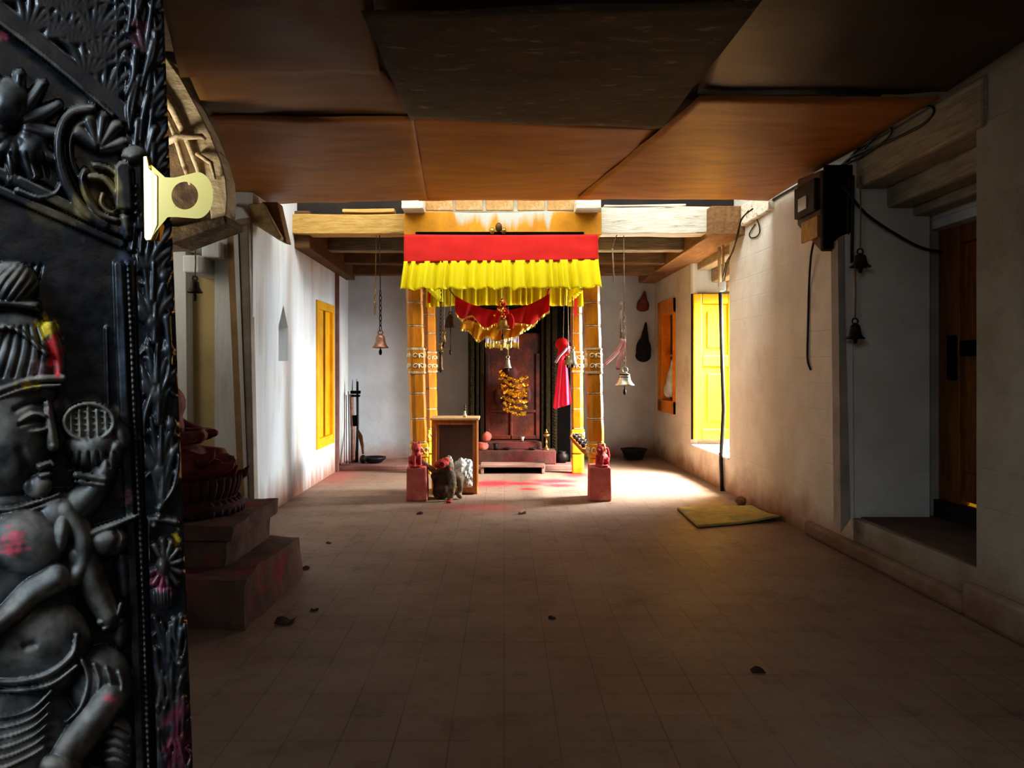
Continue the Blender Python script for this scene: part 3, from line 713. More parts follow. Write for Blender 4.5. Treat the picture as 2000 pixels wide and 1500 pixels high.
# ------------------------------------------------------------ hardboard ceiling sheets
def sheet(lb, corners, zs, m, sag=.02, seed=0.0, nx=22):
    pts = []
    for (px, py), z in zip(corners, zs):
        Y = (z - CAMZ) * F / (CY - py) if py < CY - 300 else 5
        pts.append(Vector((X(px, Y), Y, z)))
    def fn(u, v):
        p = (pts[0] * (1 - u) + pts[1] * u) * (1 - v) + (pts[3] * (1 - u) + pts[2] * u) * v
        s = 4 * u * (1 - u) * 4 * v * (1 - v)
        e = 0.014 * mnoise.noise(Vector((p.x * 1.7 + seed, p.y * 1.7, seed))) + 0.008 * mnoise.noise(Vector((p.x * 5 + seed, p.y * 2, seed)))
        return p + Vector((0, 0, -sag * s + e))
    c = sum(pts, Vector()) / 4
    return MB().grid(fn, nx, nx).build('ceiling_sheet', m, org=c, smooth=True, solid=.007, label=lb, cat='ceiling panel', group='hardboard ceiling sheets')
sheet('reddish brown ceiling sheet at the far left corner, above the wooden bracket', [(408, 228), (806, 226), (834, 390), (452, 400)], [2.955, 2.955, 2.95, 2.95], MT['sheetB'], .02, 1)
sheet('brown ceiling sheet in the middle of the far edge', [(792, 225), (1300, 250), (1190, 389), (818, 392)], [2.965, 2.965, 2.965, 2.965], MT['sheetC'], .03, 2)
sheet('bright orange-brown ceiling sheet at the far right', [(1366, 188), (1836, 190), (1500, 391), (1128, 387)], [2.94, 2.94, 2.95, 2.945], MT['sheetA'], .03, 3)
sheet('narrow brown ceiling sheet between two left sheets', [(366, 140), (746, 136), (812, 232), (412, 238)], [2.975, 2.975, 2.97, 2.97], MT['sheetD'], -.01, 4)
sheet('large brown ceiling sheet above the carved door', [(250, -260), (690, -260), (742, 144), (352, 150)], [2.965, 2.965, 2.96, 2.96], MT['sheetF'], .02, 5)
sheet('weathered grey ceiling board hanging lowest in the centre', [(706, 22), (1488, 2), (1292, 250), (800, 232)], [2.90, 2.90, 2.90, 2.90], MT['sheetG'], .015, 6)
sheet('darkest brown ceiling sheet over the near right wall', [(1484, -250), (2500, -250), (1850, 180), (1362, 184)], [2.975, 2.975, 2.985, 2.985], MT['sheetE'], .02, 7)
sheet('brown ceiling sheet behind the grey board, nearest the entrance', [(650, -420), (1640, -420), (1500, 40), (700, 40)], [2.985, 2.985, 2.985, 2.985], MT['sheetC'], .01, 8)
sheet('dark brown ceiling sheet hidden partly above the grey board', [(700, 20), (1490, 20), (1380, 200), (770, 200)], [2.99, 2.99, 2.99, 2.99], MT['sheetD'], .0, 9)

# ------------------------------------------------------------ electrics on the right wall
mt = thing('electric_meter', 'dark wooden electric meter box high on the right wall', 'electric meter', (2.42, 5.9, 2.25))
Y0, Y1 = 5.68, 6.14
zt0, zt1, zb0, zb1 = Z(332, Y0), Z(350, Y1), Z(492, Y0), Z(440, Y1)
b = MB(); b.hexa([(2.34, Y0, zb0), (2.56, Y0, zb0), (2.56, Y1, zb1), (2.34, Y1, zb1), (2.34, Y0, zt0), (2.56, Y0, zt0), (2.56, Y1, zt1), (2.34, Y1, zt1)])
b.build('case', MT['meter'], mt, bevel=.012)
b = MB(); b.box(2.30, 2.345, Y0 + .02, Y1 - .04, 2.56, 2.80); b.build('meter_housing', MT['iron'], mt, bevel=.01)
b = MB(); b.box(2.293, 2.303, Y0 + .16, Y1 - .14, 2.60, 2.70); b.build('window', MT['meterglass'], mt)
b = MB(); b.box(2.325, 2.345, Y0 + .03, Y1 - .12, 2.36, 2.52); b.build('label_panel', MT['meteryel'], mt, bevel=.004)
b = MB(); b.box(2.36, 2.58, Y0 - .03, Y0 + .0, zb0 + .02, zt0 + .03); b.build('side_board', MT['dark'], mt)
def cable(name, pts, r, lb, m='cable', cat='cable', sm=4):
    pts = [Vector(p) for p in pts]
    out = []
    for i in range(len(pts) - 1):
        p0 = pts[max(i - 1, 0)]; p1 = pts[i]; p2 = pts[i + 1]; p3 = pts[min(i + 2, len(pts) - 1)]
        for k in range(sm):
            t = k / sm
            out.append(.5 * ((2 * p1) + (p2 - p0) * t + (2 * p0 - 5 * p1 + 4 * p2 - p3) * t * t + (3 * p1 - p0 - 3 * p2 + p3) * t ** 3))
    out.append(pts[-1])
    return MB().tube(out, r, 6).build(name, MT[m], org=pts[-1], smooth=True, label=lb, cat=cat)
def W(px, py, off=.012):      # a point just off the right wall seen at (px, py)
    k = (px - CX) / F; Y = (2.36 + 12.2 * .031 - off) / (k + .031)
    return P(px, py, Y)
cable('hanging_cable', [W(1590, 470, .06), W(1584, 500, .05), W(1580, 560), W(1578, 640), W(1577, 700), W(1583, 722)], .009, 'black cable dangling below the electric meter box')
cable('looped_cable', [W(1640, 330), W(1668, 300), W(1700, 262), W(1760, 225), W(1810, 208), W(1825, 218), W(1800, 245), W(1745, 272), W(1700, 290), W(1655, 312), W(1625, 345)], .009, 'black cable looped along the top of the right wall')
cable('looped_cable', [W(1640, 325), W(1690, 302), W(1735, 268), W(1740, 250), W(1716, 262), W(1690, 290), W(1684, 308)], .007, 'thin black cable coil between the meter and the recess')
cable('drooping_cable', [(2.47, 5.62, 2.72), (2.50, 5.58, 2.66), (2.62, 5.56, 2.50), (2.85, 5.57, 2.35), (3.05, 5.60, 2.26), (3.2, 5.62, 2.24)], .010, 'black cable drooping across the far cheek of the right recess')
for i, lb in enumerate(('black service cable running down behind the meter box, room side', 'black service cable running down beside the recess edge')):
    cable('service_cable', [(2.515 + .012 * i, 5.60 - .035 * i, 2.78), (2.50 + .02 * i, 5.59 - .03 * i, 2.5), (2.515 + .01 * i, 5.61 - .03 * i, 2.25 - .1 * i)], .011, lb)
cable('bunched_wire', [W(1470, 408, .26), W(1450, 425, .27), W(1443, 445, .27), W(1432, 490, .2), W(1420, 510, .12), W(1412, 540, .07)], .007, 'brown twisted wire falling from the ceiling edge to the pipe', 'bellblk')
cable('bunched_wire', [W(1462, 412, .26), W(1447, 432, .27), W(1440, 465, .24), W(1420, 520, .12), W(1415, 548, .07)], .007, 'thin dark wire hanging beside the twisted wire', 'bellblk')
cable('wire_loop', [W(1468, 420), W(1478, 428), W(1484, 450), W(1478, 462), W(1466, 464), W(1464, 455), W(1475, 438)], .006, 'small grey wire loop hanging on the lit right wall', 'iron')
cable('wall_wire', [W(1408, 448), W(1440, 432), W(1490, 402), W(1530, 378), W(1570, 356), W(1620, 330)], .012, 'thick dark wire stretched along the top of the right wall')
pp = thing('wall_pipe', 'thin black pipe with pale upper batten beside the lit doorway', 'pipe', W(1412, 975, .03))
b = MB(); b.tube([W(1407, 572, .03), W(1410, 700, .03), W(1413, 800, .03), W(1408, 900, .03), W(1411, 975, .03)], .022, 8); b.build('black_pipe', MT['cable'], pp, smooth=True)
b = MB(); b.tube([W(1404, 445, .03), W(1406, 560, .03)], .02, 8); b.build('batten', MT['pipe'], pp, smooth=True)
b = MB(); b.tube([W(1412, 450, .03), W(1413, 560, .03)], .014, 8); b.build('batten', MT['pipe'], pp, smooth=True)
b = MB(); b.obox(W(1411, 560, .04), (.05, .10, .10), Matrix.Identity(3)); b.build('junction_block', MT['white'], pp, bevel=.006)
# ================================================================== THE SHRINE CANOPY
RINGS = [2.62, 2.35, 2.076, 1.828, 1.109, .84]
def post(name, label, cx, cy, rot, H=2.74, r=.078, lean=0.0):
    t = thing(name, label, 'post', (cx, cy, 0), 'carved shrine posts')
    R = ROT('Z', rot)
    def sec(mb, z0, z1, r0, cut=.42, bulge=0.0):
        # square with chamfered corners, edges eased top and bottom
        rows = [(z0, r0 * .91), (z0 + .008, r0), ((z0 + z1) / 2, r0 + bulge), (z1 - .008, r0), (z1, r0 * .91)]
        vs = []; c = r0 * cut
        for z, q in rows:
            k = c
            for a, bb in ((-q + k, -q), (q - k, -q), (q, -q + k), (q, q - k), (q - k, q), (-q + k, q), (-q, q - k), (-q, -q + k)):
                v = R @ Vector((a, bb, 0)); vs.append((cx + v.x + lean * (z - 1.3), cy + v.y, z))
        fs = [(i * 8 + k, i * 8 + (k + 1) % 8, i * 8 + 8 + (k + 1) % 8, i * 8 + 8 + k) for i in range(len(rows) - 1) for k in range(8)]
        fs += [tuple(range(8))[::-1], tuple((len(rows) - 1) * 8 + k for k in range(8))]
        mb.add(vs, fs)
    zs = [.587, .84, 1.109, 1.325]
    up = [1.585, 1.828, 2.076, 2.35, 2.62, H]
    for lst in (zs, up):
        sh = MB()
        for a, bb in zip(lst[:-1], lst[1:]): sec(sh, a + .008, bb - .008, r, bulge=.002)
        sh.build('shaft', MT['ochre'], t)
    for z in (.587, .84, 1.109, 1.828, 2.076, 2.35, 2.62):
        m = MB(); sec(m, z - .011, z + .011, r * 1.005); o = m.build('ring', MT['ring'], t)
    bd = MB(); sec(bd, 1.337, 1.573, r * 1.05, .3); o = bd.build('carved_band', MT['ochre'], t)
    for z in (1.330, 1.580):
        m = MB(); sec(m, z - .016, z + .016, r * 1.10, .3); m.build('moulding', MT['ring'], o)
    for z in (1.362, 1.548):
        m = MB(); sec(m, z - .010, z + .010, r * 1.02, .3); m.build('groove', MT['ringgrey'], o)
    for zc in (1.40, 1.51):
        sc = MB()
        for f in range(4):
            Rf = ROT('Z', rot + 90 * f)
            for sx in (-1, 1):
                pts = []
                for i in range(15):
                    a = i / 14 * 3.6 * PI / 1.6; rr = .030 * (1 - i / 20)
                    q = Rf @ Vector((sx * (.036 - rr * math.cos(a)), -r * 1.07, (rr * math.sin(a)) * .95))
                    pts.append((cx + q.x + lean * (zc - 1.3), cy + q.y, zc + q.z))
                sc.tube(pts, .0065, 5)
            q = Rf @ Vector((0, -r * 1.07, 0)); sc.ell((cx + q.x, cy + q.y, zc), (.012, .012, .028), None, 8, 6)
        sc.build('scrollwork', MT['scroll'], o, smooth=True)
    bs = MB(); sec(bs, 0.0, .25, r * 1.02, .25); sec(bs, .265, .42, r * 1.0, .25); bs.build('base_block', MT['ochre_y'], t)
    b2 = MB(); sec(b2, .425, .575, r * 1.12, .25); o = b2.build('base_capital', MT['ochre_y'], t)
    s2 = MB()
    for f in range(4):
        Rf = ROT('Z', rot + 90 * f)
        for sx in (-.05, 0, .05):
            pts = []
            for i in range(12):
                a = i / 11 * 1.7 * PI; q = Rf @ Vector((sx + .022 * math.cos(a), -r * 1.15, .03 * math.sin(a))); pts.append((cx + q.x + lean * (.5 - 1.3), cy + q.y, .5 + q.z))
            s2.tube(pts, .006, 5)
    s2.build('scrollwork', MT['scroll'], o, smooth=True)
    return t
YF, YR = 8.25, 10.05
post('carved_post', 'ochre carved post behind the left red plinth, front left of shrine', X(814, YF), YF, 22, lean=-.03)
post('carved_post', 'ochre carved post behind the right red plinth, front right of shrine', X(1160, YF), YF, 8, lean=-.03)
post('carved_post', 'ochre carved post behind the glass case, rear left of shrine', X(840, YR), YR, 25, r=.074, lean=-.02)
post('carved_post', 'ochre carved post beside the dark shrine doorway, rear right', X(1127, YR), YR, -10, r=.074, lean=-.01)
for (x, lb) in ((X(814, YF), 'ochre side rail on the left pair of shrine posts'), (X(1160, YF), 'ochre side rail on the right pair of shrine posts')):
    MB().bar((x, YF + .16, 2.80), (x * .97, YR - .07, 2.80), .12, .10).build('canopy_rail', MT['ochre'], org=(x, 9.2, 2.75), bevel=.006, label=lb, cat='rail')
MB().bar((X(828, YR), YR, 2.80), (X(1140, YR), YR, 2.80), .12, .12).build('canopy_rail', MT['ochre'], org=(0, YR, 2.74), bevel=.006, label='ochre rear rail of the shrine canopy', cat='rail')

# plinths and lions
def plinth(px0, px1, lb):
    Y = 7.93; x0, x1 = X(px0, Y), X(px1, Y); zt = Z(908, Y + .05)
    b = MB(); n = 1
    b.hexa([(x0, Y, 0), (x1, Y, 0), (x1, Y + .2, 0), (x0, Y + .2, 0), (x0 + .005, Y, zt - .02), (x1 - .008, Y, zt - .02), (x1 - .008, Y + .2, zt), (x0 + .005, Y + .2, zt)])
    return b.build('plinth', MT['pedestal'], org=((x0 + x1) / 2, Y + .1, 0), bevel=.018, label=lb, cat='plinth'), zt
p, zt = plinth(793, 834, 'red powdered stone plinth before the front left post')
p, zt2 = plinth(1151, 1195, 'red powdered stone plinth before the front right post')
def lion(x, y, z, k, s, lb, rz):
    R = ROT('Z', rz)
    def T(p): q = R @ Vector(p); return Vector((x, y, z)) + q * s
    def E(c, r): return ('e', T(c), tuple(q * s for q in r), R)
    sh = [E((0, .03, .09), (.05, .075, .06)), E((0, -.025, .13), (.048, .05, .07)), E((0, -.045, .20), (.045, .045, .045)), E((0, -.09, .19), (.026, .025, .022)),
          E((0, -.02, .205), (.055, .03, .055)), E((-.033, -.03, .25), (.012, .01, .018)), E((.033, -.03, .25), (.012, .01, .018))]
    for sx in (-.032, .032):
        sh += [('t', [T((sx, -.05, .13)), T((sx, -.065, .06)), T((sx, -.07, .012)), T((sx, -.095, .010))], [.022 * s, .018 * s, .016 * s, .014 * s]),
               ('t', [T((sx * 1.2, .05, .09)), T((sx * 1.5, .02, .055)), T((sx * 1.4, .06, .02)), T((sx * 1.4, .0, .012))], [.034 * s, .028 * s, .02 * s, .015 * s])]
    sh.append(('t', [T((0, .09, .05)), T((.03, .12, .10)), T((.02, .11, .18)), T((0, .10, .20))], [.014 * s, .013 * s, .012 * s, .02 * s]))
    sh.append(('b', (x - .055 * s, x + .055 * s, y - .09 * s, y + .09 * s, z, z + .02)))
    return blob('guardian_lion', sh, .007, MT['lionred'], org=(x, y, z), smoothit=2, label=lb, cat='statue')
lion(X(812, 8.02), 8.02, zt - .02, 0, .98, 'red guardian lion seated on the left powdered plinth', 20)
lion(X(1176, 8.02), 8.02, zt2 - .02, 1, .92, 'red guardian lion seated on the right powdered plinth', -35)

# front valance: red band and yellow pleated ruffle
va = thing('canopy_valance', 'red cloth valance with yellow pleated ruffle across the shrine front', 'valance', (0, 8.05, 2.2))
VX0, VX1 = X(789, 8.05), X(1168, 8.05)
def band(u, v):
    x = VX0 + (VX1 - VX0) * u
    z0 = Z(458, 8.05) - .006 * math.sin(PI * u); z1 = Z(512 + (2 if u < .9 else 0) - 4 * u, 8.05)
    return (x, 8.045 + .006 * mnoise.noise(Vector((x * 3, v * 3, 0))) - .01 * v, z0 + (z1 - z0) * v)
MB().grid(band, 60, 10).build('red_band', MT['redcloth'], va, smooth=True, solid=.003)
def pleat(x, seed): return .8 * math.sin(x * 62 + 5 * mnoise.noise(Vector((x * 4, seed, 0)))) + .5 * math.sin(x * 101 + seed + 6 * mnoise.noise(Vector((x * 3, seed + 5, 1))))
def ruff(u, v):
    uu = u + (u - .5) * .035 * v
    x = VX0 + (VX1 - VX0) * uu + .012 * v * mnoise.noise(Vector((u * 40, 3, 1)))
    z0 = Z(511 - 4 * u, 8.05); z1 = Z(566 - 3 * u + 8 * mnoise.noise(Vector((u * 22, 1, 1))), 8.05)
    return (x, 8.035 - (.012 + .030 * v) * pleat(u * 1.75, 0) - .02 * v, z0 + (z1 - z0) * v)
MB().grid(ruff, 420, 14).build('ruffle', MT['yelcloth'], va, smooth=True, solid=.002)
def side_ruffle(name, lb, x, y0, y1, zt, zb, sd, m='yelcloth'):
    def f(u, v):
        return (x + (.008 + .02 * v) * pleat(u * 2, sd), y0 + (y1 - y0) * u, zt + (zb - zt) * v + .01 * v * mnoise.noise(Vector((u * 20, sd, 0))))
    return MB().grid(f, 300, 8).build(name, MT[m], org=(x, (y0 + y1) / 2, zb), smooth=True, solid=.002, label=lb, cat='valance')
side_ruffle('side_valance', 'yellow pleated valance along the left side of the canopy', X(814, YF) + .13, 8.18, 9.86, 2.68, 2.22, 4)
side_ruffle('side_valance', 'yellow pleated valance along the right side of the canopy', X(1160, YF) - .13, 8.18, 9.86, 2.68, 2.22, 7)
def rearr(u, v):
    Y = 9.93; x = X(832, Y) + (X(1146, Y) - X(832, Y)) * u
    return (x, Y - (.006 + .024 * v) * pleat(u * 2, 9), 2.72 + (Z(600 - 4 * math.sin(u * 3), Y) - 2.72) * v + .012 * v * mnoise.noise(Vector((u * 26, 2, 0))))
MB().grid(rearr, 360, 10).build('rear_valance', MT['yelcloth'], org=(0, 9.93, 2.2), smooth=True, solid=.002, label='yellow pleated valance at the rear of the canopy', cat='valance')

# swags
def swag(name, lb, m, px0, px1, y0, y1, ymid, hgt, Y, seed, fringe='goldpale', yaw=0.0, fr=.03, gath=.02):
    t = thing(name, lb, 'cloth', P((px0 + px1) / 2, ymid + hgt, Y))
    def top(u):
        b_ = 4 * u * (1 - u)
        return (y0 * (1 - u) + y1 * u) * 1.0 + (ymid - (y0 + y1) / 2) * b_
    def f(u, v):
        px = px0 + (px1 - px0) * u
        hh = hgt * (.85 + .3 * mnoise.noise(Vector((u * 7, seed, 0))) + .10 * math.sin(u * 24 + seed))
        py = top(u) + hh * v
        yy = Y + yaw * (u - .5) + gath * math.sin(u * 33 + seed + 2.0 * v + 3 * mnoise.noise(Vector((u * 9, seed, 3)))) * (.4 + .8 * v) - .04 * v
        return P(px, py, yy)
    MB().grid(f, 90, 12).build('cloth', MT[m], t, smooth=True, solid=.003)
    if fringe:
        b = MB()
        for i in range(150):
            u = i / 149; p0 = f(u, .985); L = fr * random.uniform(.7, 1.25)
            b.tube([p0 + Vector((0, -.004, 0)), p0 + Vector((random.uniform(-.006, .006), -.008, -L))], [.0035, .002], 4)
        b.build('fringe', MT[fringe], t)
    return t
swag('cloth_swag', 'gold fringed yellow cloth swag under the red swag', 'goldcloth', 900, 1044, 612, 604, 636, 33, 9.25, 2.0)
swag('cloth_swag', 'crimson cloth swag with gold fringe hanging inside the canopy', 'darkred', 889, 1073, 577, 573, 606, 37, 9.05, .6)
swag('cloth_swag', 'second crimson fold peeking below the red swag at left', 'darkred', 897, 985, 600, 612, 612, 24, 9.15, 5.0)
swag('cloth_swag', 'short white satin cloth strip with gold fringe above the slab', 'whitecloth', 948, 1013, 656, 656, 657, 16, 9.5, 3.0, 'goldpale', 0, .06, .003)
cable('swag_cord', [P(832, 508, 9.0), P(876, 563, 9.02), P(889, 580, 9.05)], .006, 'thin dark cord tying the crimson swag at its left end', 'bellblk', 'cord')
cable('swag_cord', [P(1132, 508, 9.0), P(1078, 556, 9.02), P(1070, 576, 9.05)], .012, 'twisted red cord tying the crimson swag at its right end', 'darkred', 'cord')
for px, y0, y1, lb, m in ((840, 506, 592, 'narrow red ribbon hanging at the rear left post', 'redcloth'), (1126, 506, 618, 'narrow red ribbon hanging at the rear right post', 'redcloth')):
    b = MB(); b.grid(lambda u, v: P(px + (u - .5) * 6 + 2 * math.sin(v * 5), y0 + (y1 - y0) * v, 9.7 + .01 * math.sin(v * 7)), 2, 12)
    b.build('ribbon', MT[m], org=P(px, y1, 9.7), solid=.003, label=lb, cat='ribbon')

# ------------------------------------------------------------ bells
def chain_mb(mb, a, b, r=.014, w=.0035, n=None):
    a, b = Vector(a), Vector(b); d = b - a; L = d.length; n = n or max(2, int(L / (r * 2.2))); d.normalize()
    u = d.orthogonal().normalized(); v = d.cross(u)
    for i in range(n):
        c = a + d * L * (i + .5) / n; ax = u if i % 2 else v; sd = v if i % 2 else u
        hl = L / n * .62
        mb.tube([c + d * hl * math.cos(2 * PI * k / 10) + sd * r * .55 * math.sin(2 * PI * k / 10) for k in range(10)], w, 5, closed=True)
def bell(label, px, rim, top, w, Y, m, ytop, kind='chain', clap=None, flare=1.0, group=None, cm='iron', dome=False, tilt=0):
    """bell with its rim at photo row rim, shoulder at row top, rim width w px, hung from row ytop"""
    x = X(px, Y); zr = Z(rim, Y); zt = Z(top, Y); h = zt - zr; r = w / 2 / F * Y
    t = thing('temple_bell', label, 'bell', (x, Y, zr), group)
    if dome: prof = [(r, 0), (r * .97, .01), (r * .86, h * .25), (r * .78, h * .55), (r * .6, h * .82), (r * .3, h * .97), (0, h)]
    else: prof = [(r * .9, .004), (r, 0), (r * 1.0, h * .06), (r * .80 * flare, h * .2), (r * .62, h * .45), (r * .56, h * .7), (r * .50, h * .86), (r * .30, h * .97), (0, h)]
    b = MB(); b.lathe([(r * .82, .012)] + prof, 24, (x, Y, zr)); b.build('bell_body', m, t, smooth=True)
    c = MB(); zc = Z(clap, Y) if clap else zr - h * .3
    c.tube([(x, Y, zr + h * .4), (x, Y, zc + .04)], .006, 6); c.lathe([(0, -.02), (.012, -.015), (.018, .01), (.012, .04), (0, .045)], 10, (x, Y, zc)); c.build('clapper', MT['bellblk'], t, smooth=True)
    k = MB(); rl = max(.02, r * .28); k.torus((x, Y, zt + rl * .8), rl, rl * .3, (0, 1, 0), 16, 6); k.lathe([(rl * .7, 0), (rl * .8, rl * .3), (rl * .4, rl * .5)], 12, (x, Y, zt - rl * .2)); k.build('crown_loop', m, t, smooth=True)
    q = MB(); z1 = Z(ytop, Y); z0 = zt + rl * 1.6
    if kind == 'chain': chain_mb(q, (x, Y, z0), (x + .01, Y, z1), .022, .0045); nm = 'chain'
    elif kind == 'half':
        zm = z0 + (z1 - z0) * .42; chain_mb(q, (x, Y, z0), (x, Y, zm), .024, .005); q.tube([(x, Y, zm), (x - .01, Y, z1)], .005, 5); nm = 'chain'
    else: q.tube([(x, Y, z0), (x + .004, Y, (z0 + z1) / 2), (x, Y, z1)], .006, 5); nm = 'cord'
    q.build(nm, MT['cord'] if nm == 'cord' else MT[cm], t, smooth=True)
    return t
YH = 8.2
t = bell('reddish temple bell on a chain left of the shrine posts', 743, 680, 653, 32, YH, MT['copper'], 459, 'half', 690)
b = MB(); chain_mb(b, P(732, 614, YH), P(733, 560, YH), .018, .004); b.tube([P(733, 560, YH), P(735, 460, YH)], .004, 5); b.bar(P(732, 634, YH), P(732, 605, YH), .012, .012); b.build('side_chain', MT['brassold'], t)
t = bell('greyed temple bell with pink ribbons right of the shrine posts', 1220, 753, 727, 38, YH, MT['silver'], 460, 'half', 768, 1.0, None, 'cord')
b = MB(); b.lathe([(.058, 0), (.062, .008), (.058, .016)], 20, (X(1220, YH), YH, Z(738, YH))); b.lathe([(.056, 0), (.06, .008), (.056, .016)], 20, (X(1220, YH), YH, Z(733, YH))); b.build('dark_bands', MT['bellblk'], t, smooth=True)
b = MB(); b.grid(lambda u, v: P(1213 - 36 * v ** 1.6 + 6 * u, 661 + 48 * v ** .9 + 4 * u, YH - .02 + .02 * math.sin(u * 6)), 4, 14); b.build('pink_ribbon', MT['palepink'], t, smooth=True, solid=.003); b = MB(); b.grid(lambda u, v: P(1214 - 10 * v + 8 * u + 2 * math.sin(v * 6), 662 + 60 * v, YH - .03), 4, 12); b.build('pink_ribbon', MT['palepink'], t, smooth=True, solid=.003)
b = MB(); b.tube([P(1196, 485, YH), P(1200, 470, YH), P(1205, 459, YH)], .006, 6); b.tube([P(1196, 485, YH), P(1198, 520, YH), P(1199, 552, YH)], .008, 6); b.build('loose_cord', MT['cord'], t, smooth=True)
b = MB(); b.ell(P(1213, 598, YH), (.02, .02, .05)); b.tube([P(1213, 605, YH), P(1212, 660, YH)], .013, 6); b.build('knot', MT['cord'], t, smooth=True)
YC = 8.7
t = bell('brass temple bell with red tinsel tuft in the canopy centre', 982, 645, 622, 31, YC, MT['brassold'], 505, 'cord', 660, 1.0)
b = MB()
for i in range(46):
    a = random.uniform(0, 2 * PI); rr = random.uniform(.01, .085); zz = random.uniform(0, 1); c = P(981, 600, YC) + Vector((rr * math.cos(a) * (1.1 - zz), rr * math.sin(a) * .6, .17 * (zz - .5)))
    b.ell(c, (random.uniform(.010, .024), .014, random.uniform(.012, .026)), ROT('Y', random.uniform(0, 180)), 6, 4)
b.build('red_tuft', MT['darkred'], t)
b = MB()
for i in range(40):
    a = random.uniform(0, 2 * PI); rr = random.uniform(.02, .09); zz = random.uniform(0, 1); c = P(981, 602, YC) + Vector((rr * math.cos(a) * (1.1 - zz), -abs(rr * math.sin(a)) - .01, .18 * (zz - .5)))
    b.obox(c, (.016, .003, .022), ROT('Y', random.uniform(0, 180)) @ ROT('X', random.uniform(-60, 60)))
b.build('tinsel', MT['gold'], t)
b = MB(); b.grid(lambda u, v: P(990 + 9 * u + 6 * v + 3 * math.sin(v * 4), 612 + 30 * v, YC - .06), 3, 8); b.build('red_ribbon', MT['redcloth'], t, smooth=True, solid=.003)
bell('small grey bell hanging low before the red slab', 992, 719, 700, 15, 9.6, MT['silver'], 600, 'cord', 724)
bell('large dark domed bell under the canopy at rear left', 880, 640, 615, 24, 9.2, MT['bronze'], 520, 'cord', 690, dome=True)
bell('slim brass bell hanging beside the rear left post', 867, 668, 652, 10, 9.4, MT['brassold'], 560, 'cord', 676)
bell('small brass bell against the pale wall, lower left of canopy', 860, 687, 674, 14, 9.45, MT['brassold'], 560, 'chain', 690)
bell('long horn-shaped bronze bell at the rear left post', 861, 724, 690, 12, 9.45, MT['bronze'], 687, 'cord', 725, flare=.8)
bell('brassy bell left of the white bell beside the crimson scarf', 1109, 713, 696, 17, 8.62, MT['brassold'], 580, 'cord', 716)
bell('pale long bell tied beside the crimson scarf', 1118, 712, 683, 20, 8.42, MT['silver'], 580, 'cord', 715)
bell('tiny brass bell hanging at the front left post band', 829, 694, 684, 8, 8.45, MT['brassold'], 670, 'cord', 697)
bell('small dark bell hanging in the left bay behind the statue', 381, 572, 548, 29, 6.3, MT['bellblk'], 478, 'cord', 584)
bell('upper dark bell hanging in the right recess', 1680, 522, 496, 40, 5.45, MT['bellblk'], 345, 'cord', 528, flare=.9)
bell('lower dark bell hanging in the right recess', 1670, 662, 632, 36, 5.42, MT['bellblk'], 520, 'cord', 666, flare=.9)
# little brass ornament above the red valance
t = thing('brass_ornament', 'small dark brass ornament with clips above the red valance', 'ornament', P(973, 458, 8.05))
b = MB(); b.ell(P(974, 444, 8.04), (.035, .02, .05)); b.build('knob', MT['bronze'], t, smooth=True)
for px in (961, 984):
    b = MB(); b.ell(P(px, 451, 8.04), (.026, .02, .036)); b.build('side_knob', MT['brassold'], t, smooth=True)

# crimson knot and pink scarf
t = thing('pink_scarf', 'bright pink scarf with crimson knot hanging by the rear right post', 'scarf', P(1096, 796, 8.8))
blob('crimson_knot', [('e', P(1098, 672, 8.8), (.085, .05, .075)), ('e', P(1106, 684, 8.78), (.05, .04, .07)), ('t', [P(1100, 680, 8.8), P(1093, 705, 8.8)], [.06, .04])], .012, MT['darkred'], t)
def scarf(u, v):
    w = 16 + 12 * v; px = 1099 + (u - .5) * w - 5 * v * (1 - u) + (1 if u > .5 else 0) * v * 3; py = 703 + (96 - 12 * abs(u - .15)) * v
    return P(px, py, 8.78 + (.006 + .010 * v) * math.sin(u * 14 + v))
MB().grid(scarf, 40, 24).build('scarf_tail', MT['pinkcloth'], t, smooth=True, solid=.003)
b = MB(); b.tube([P(1100, 668, 8.78), P(1101, 610, 8.8), P(1103, 560, 8.8)], .004, 5); b.build('cord', MT['cord'], t)
b = MB(); b.tube([P(1112, 668, 8.78), P(1109, 610, 8.8), P(1110, 560, 8.8)], .004, 5); b.build('cord', MT['cord'], t)
b = MB(); b.tube([P(1085, 708, 8.74), P(1093, 696, 8.72), P(1112, 676, 8.72)], [.018, .012, .014], 8); b.build('white_tie', MT['whitecloth'], t, smooth=True)

# ================================================================== SHRINE BACK, ALTAR, CASE
sb = thing('shrine_doorway', 'dark carved wooden shrine doorway against the back wall', 'shrine', (0, 10.9, .06))
YS = 10.75
b = MB()
for a, c, y in ((914, 926, YS), (929, 935, YS + .02), (937, 945, YS + .05), (1057, 1064, YS + .05), (1066, 1076, YS + .02), (1078, 1089, YS)):
    b = MB(); b.box(X(a, y), X(c, y), y, y + .14, .06, Z(600, y)); jo = b.build('jamb', MT['framewood'], sb, bevel=.012)
    if a in (914, 1078):
        b = MB(); xm = (X(a, YS) + X(c, YS)) / 2; b.tube([(xm, YS, .2), (xm, YS, 1.75)], .008, 6)
        for i in range(36): b.ell((xm, YS, .2 + i * .043), (.026, .010, .017), None, 8, 5)
        b.build('carved_beads', MT['framewood'], jo, smooth=True)
b = MB(); b.box(X(905, YS), X(1112, YS), YS - .02, YS + .16, Z(600, YS), Z(560, YS)); b.box(X(905, YS), X(1112, YS), YS - .05, YS + .16, Z(560, YS), Z(545, YS)); b.build('head_beam', MT['framewood'], sb, bevel=.015)
b = MB(); b.box(X(920, YS), X(1112, YS), YS + .15, YS + .18, .06, Z(560, YS)); b.build('back_board', MT['dark'], sb)
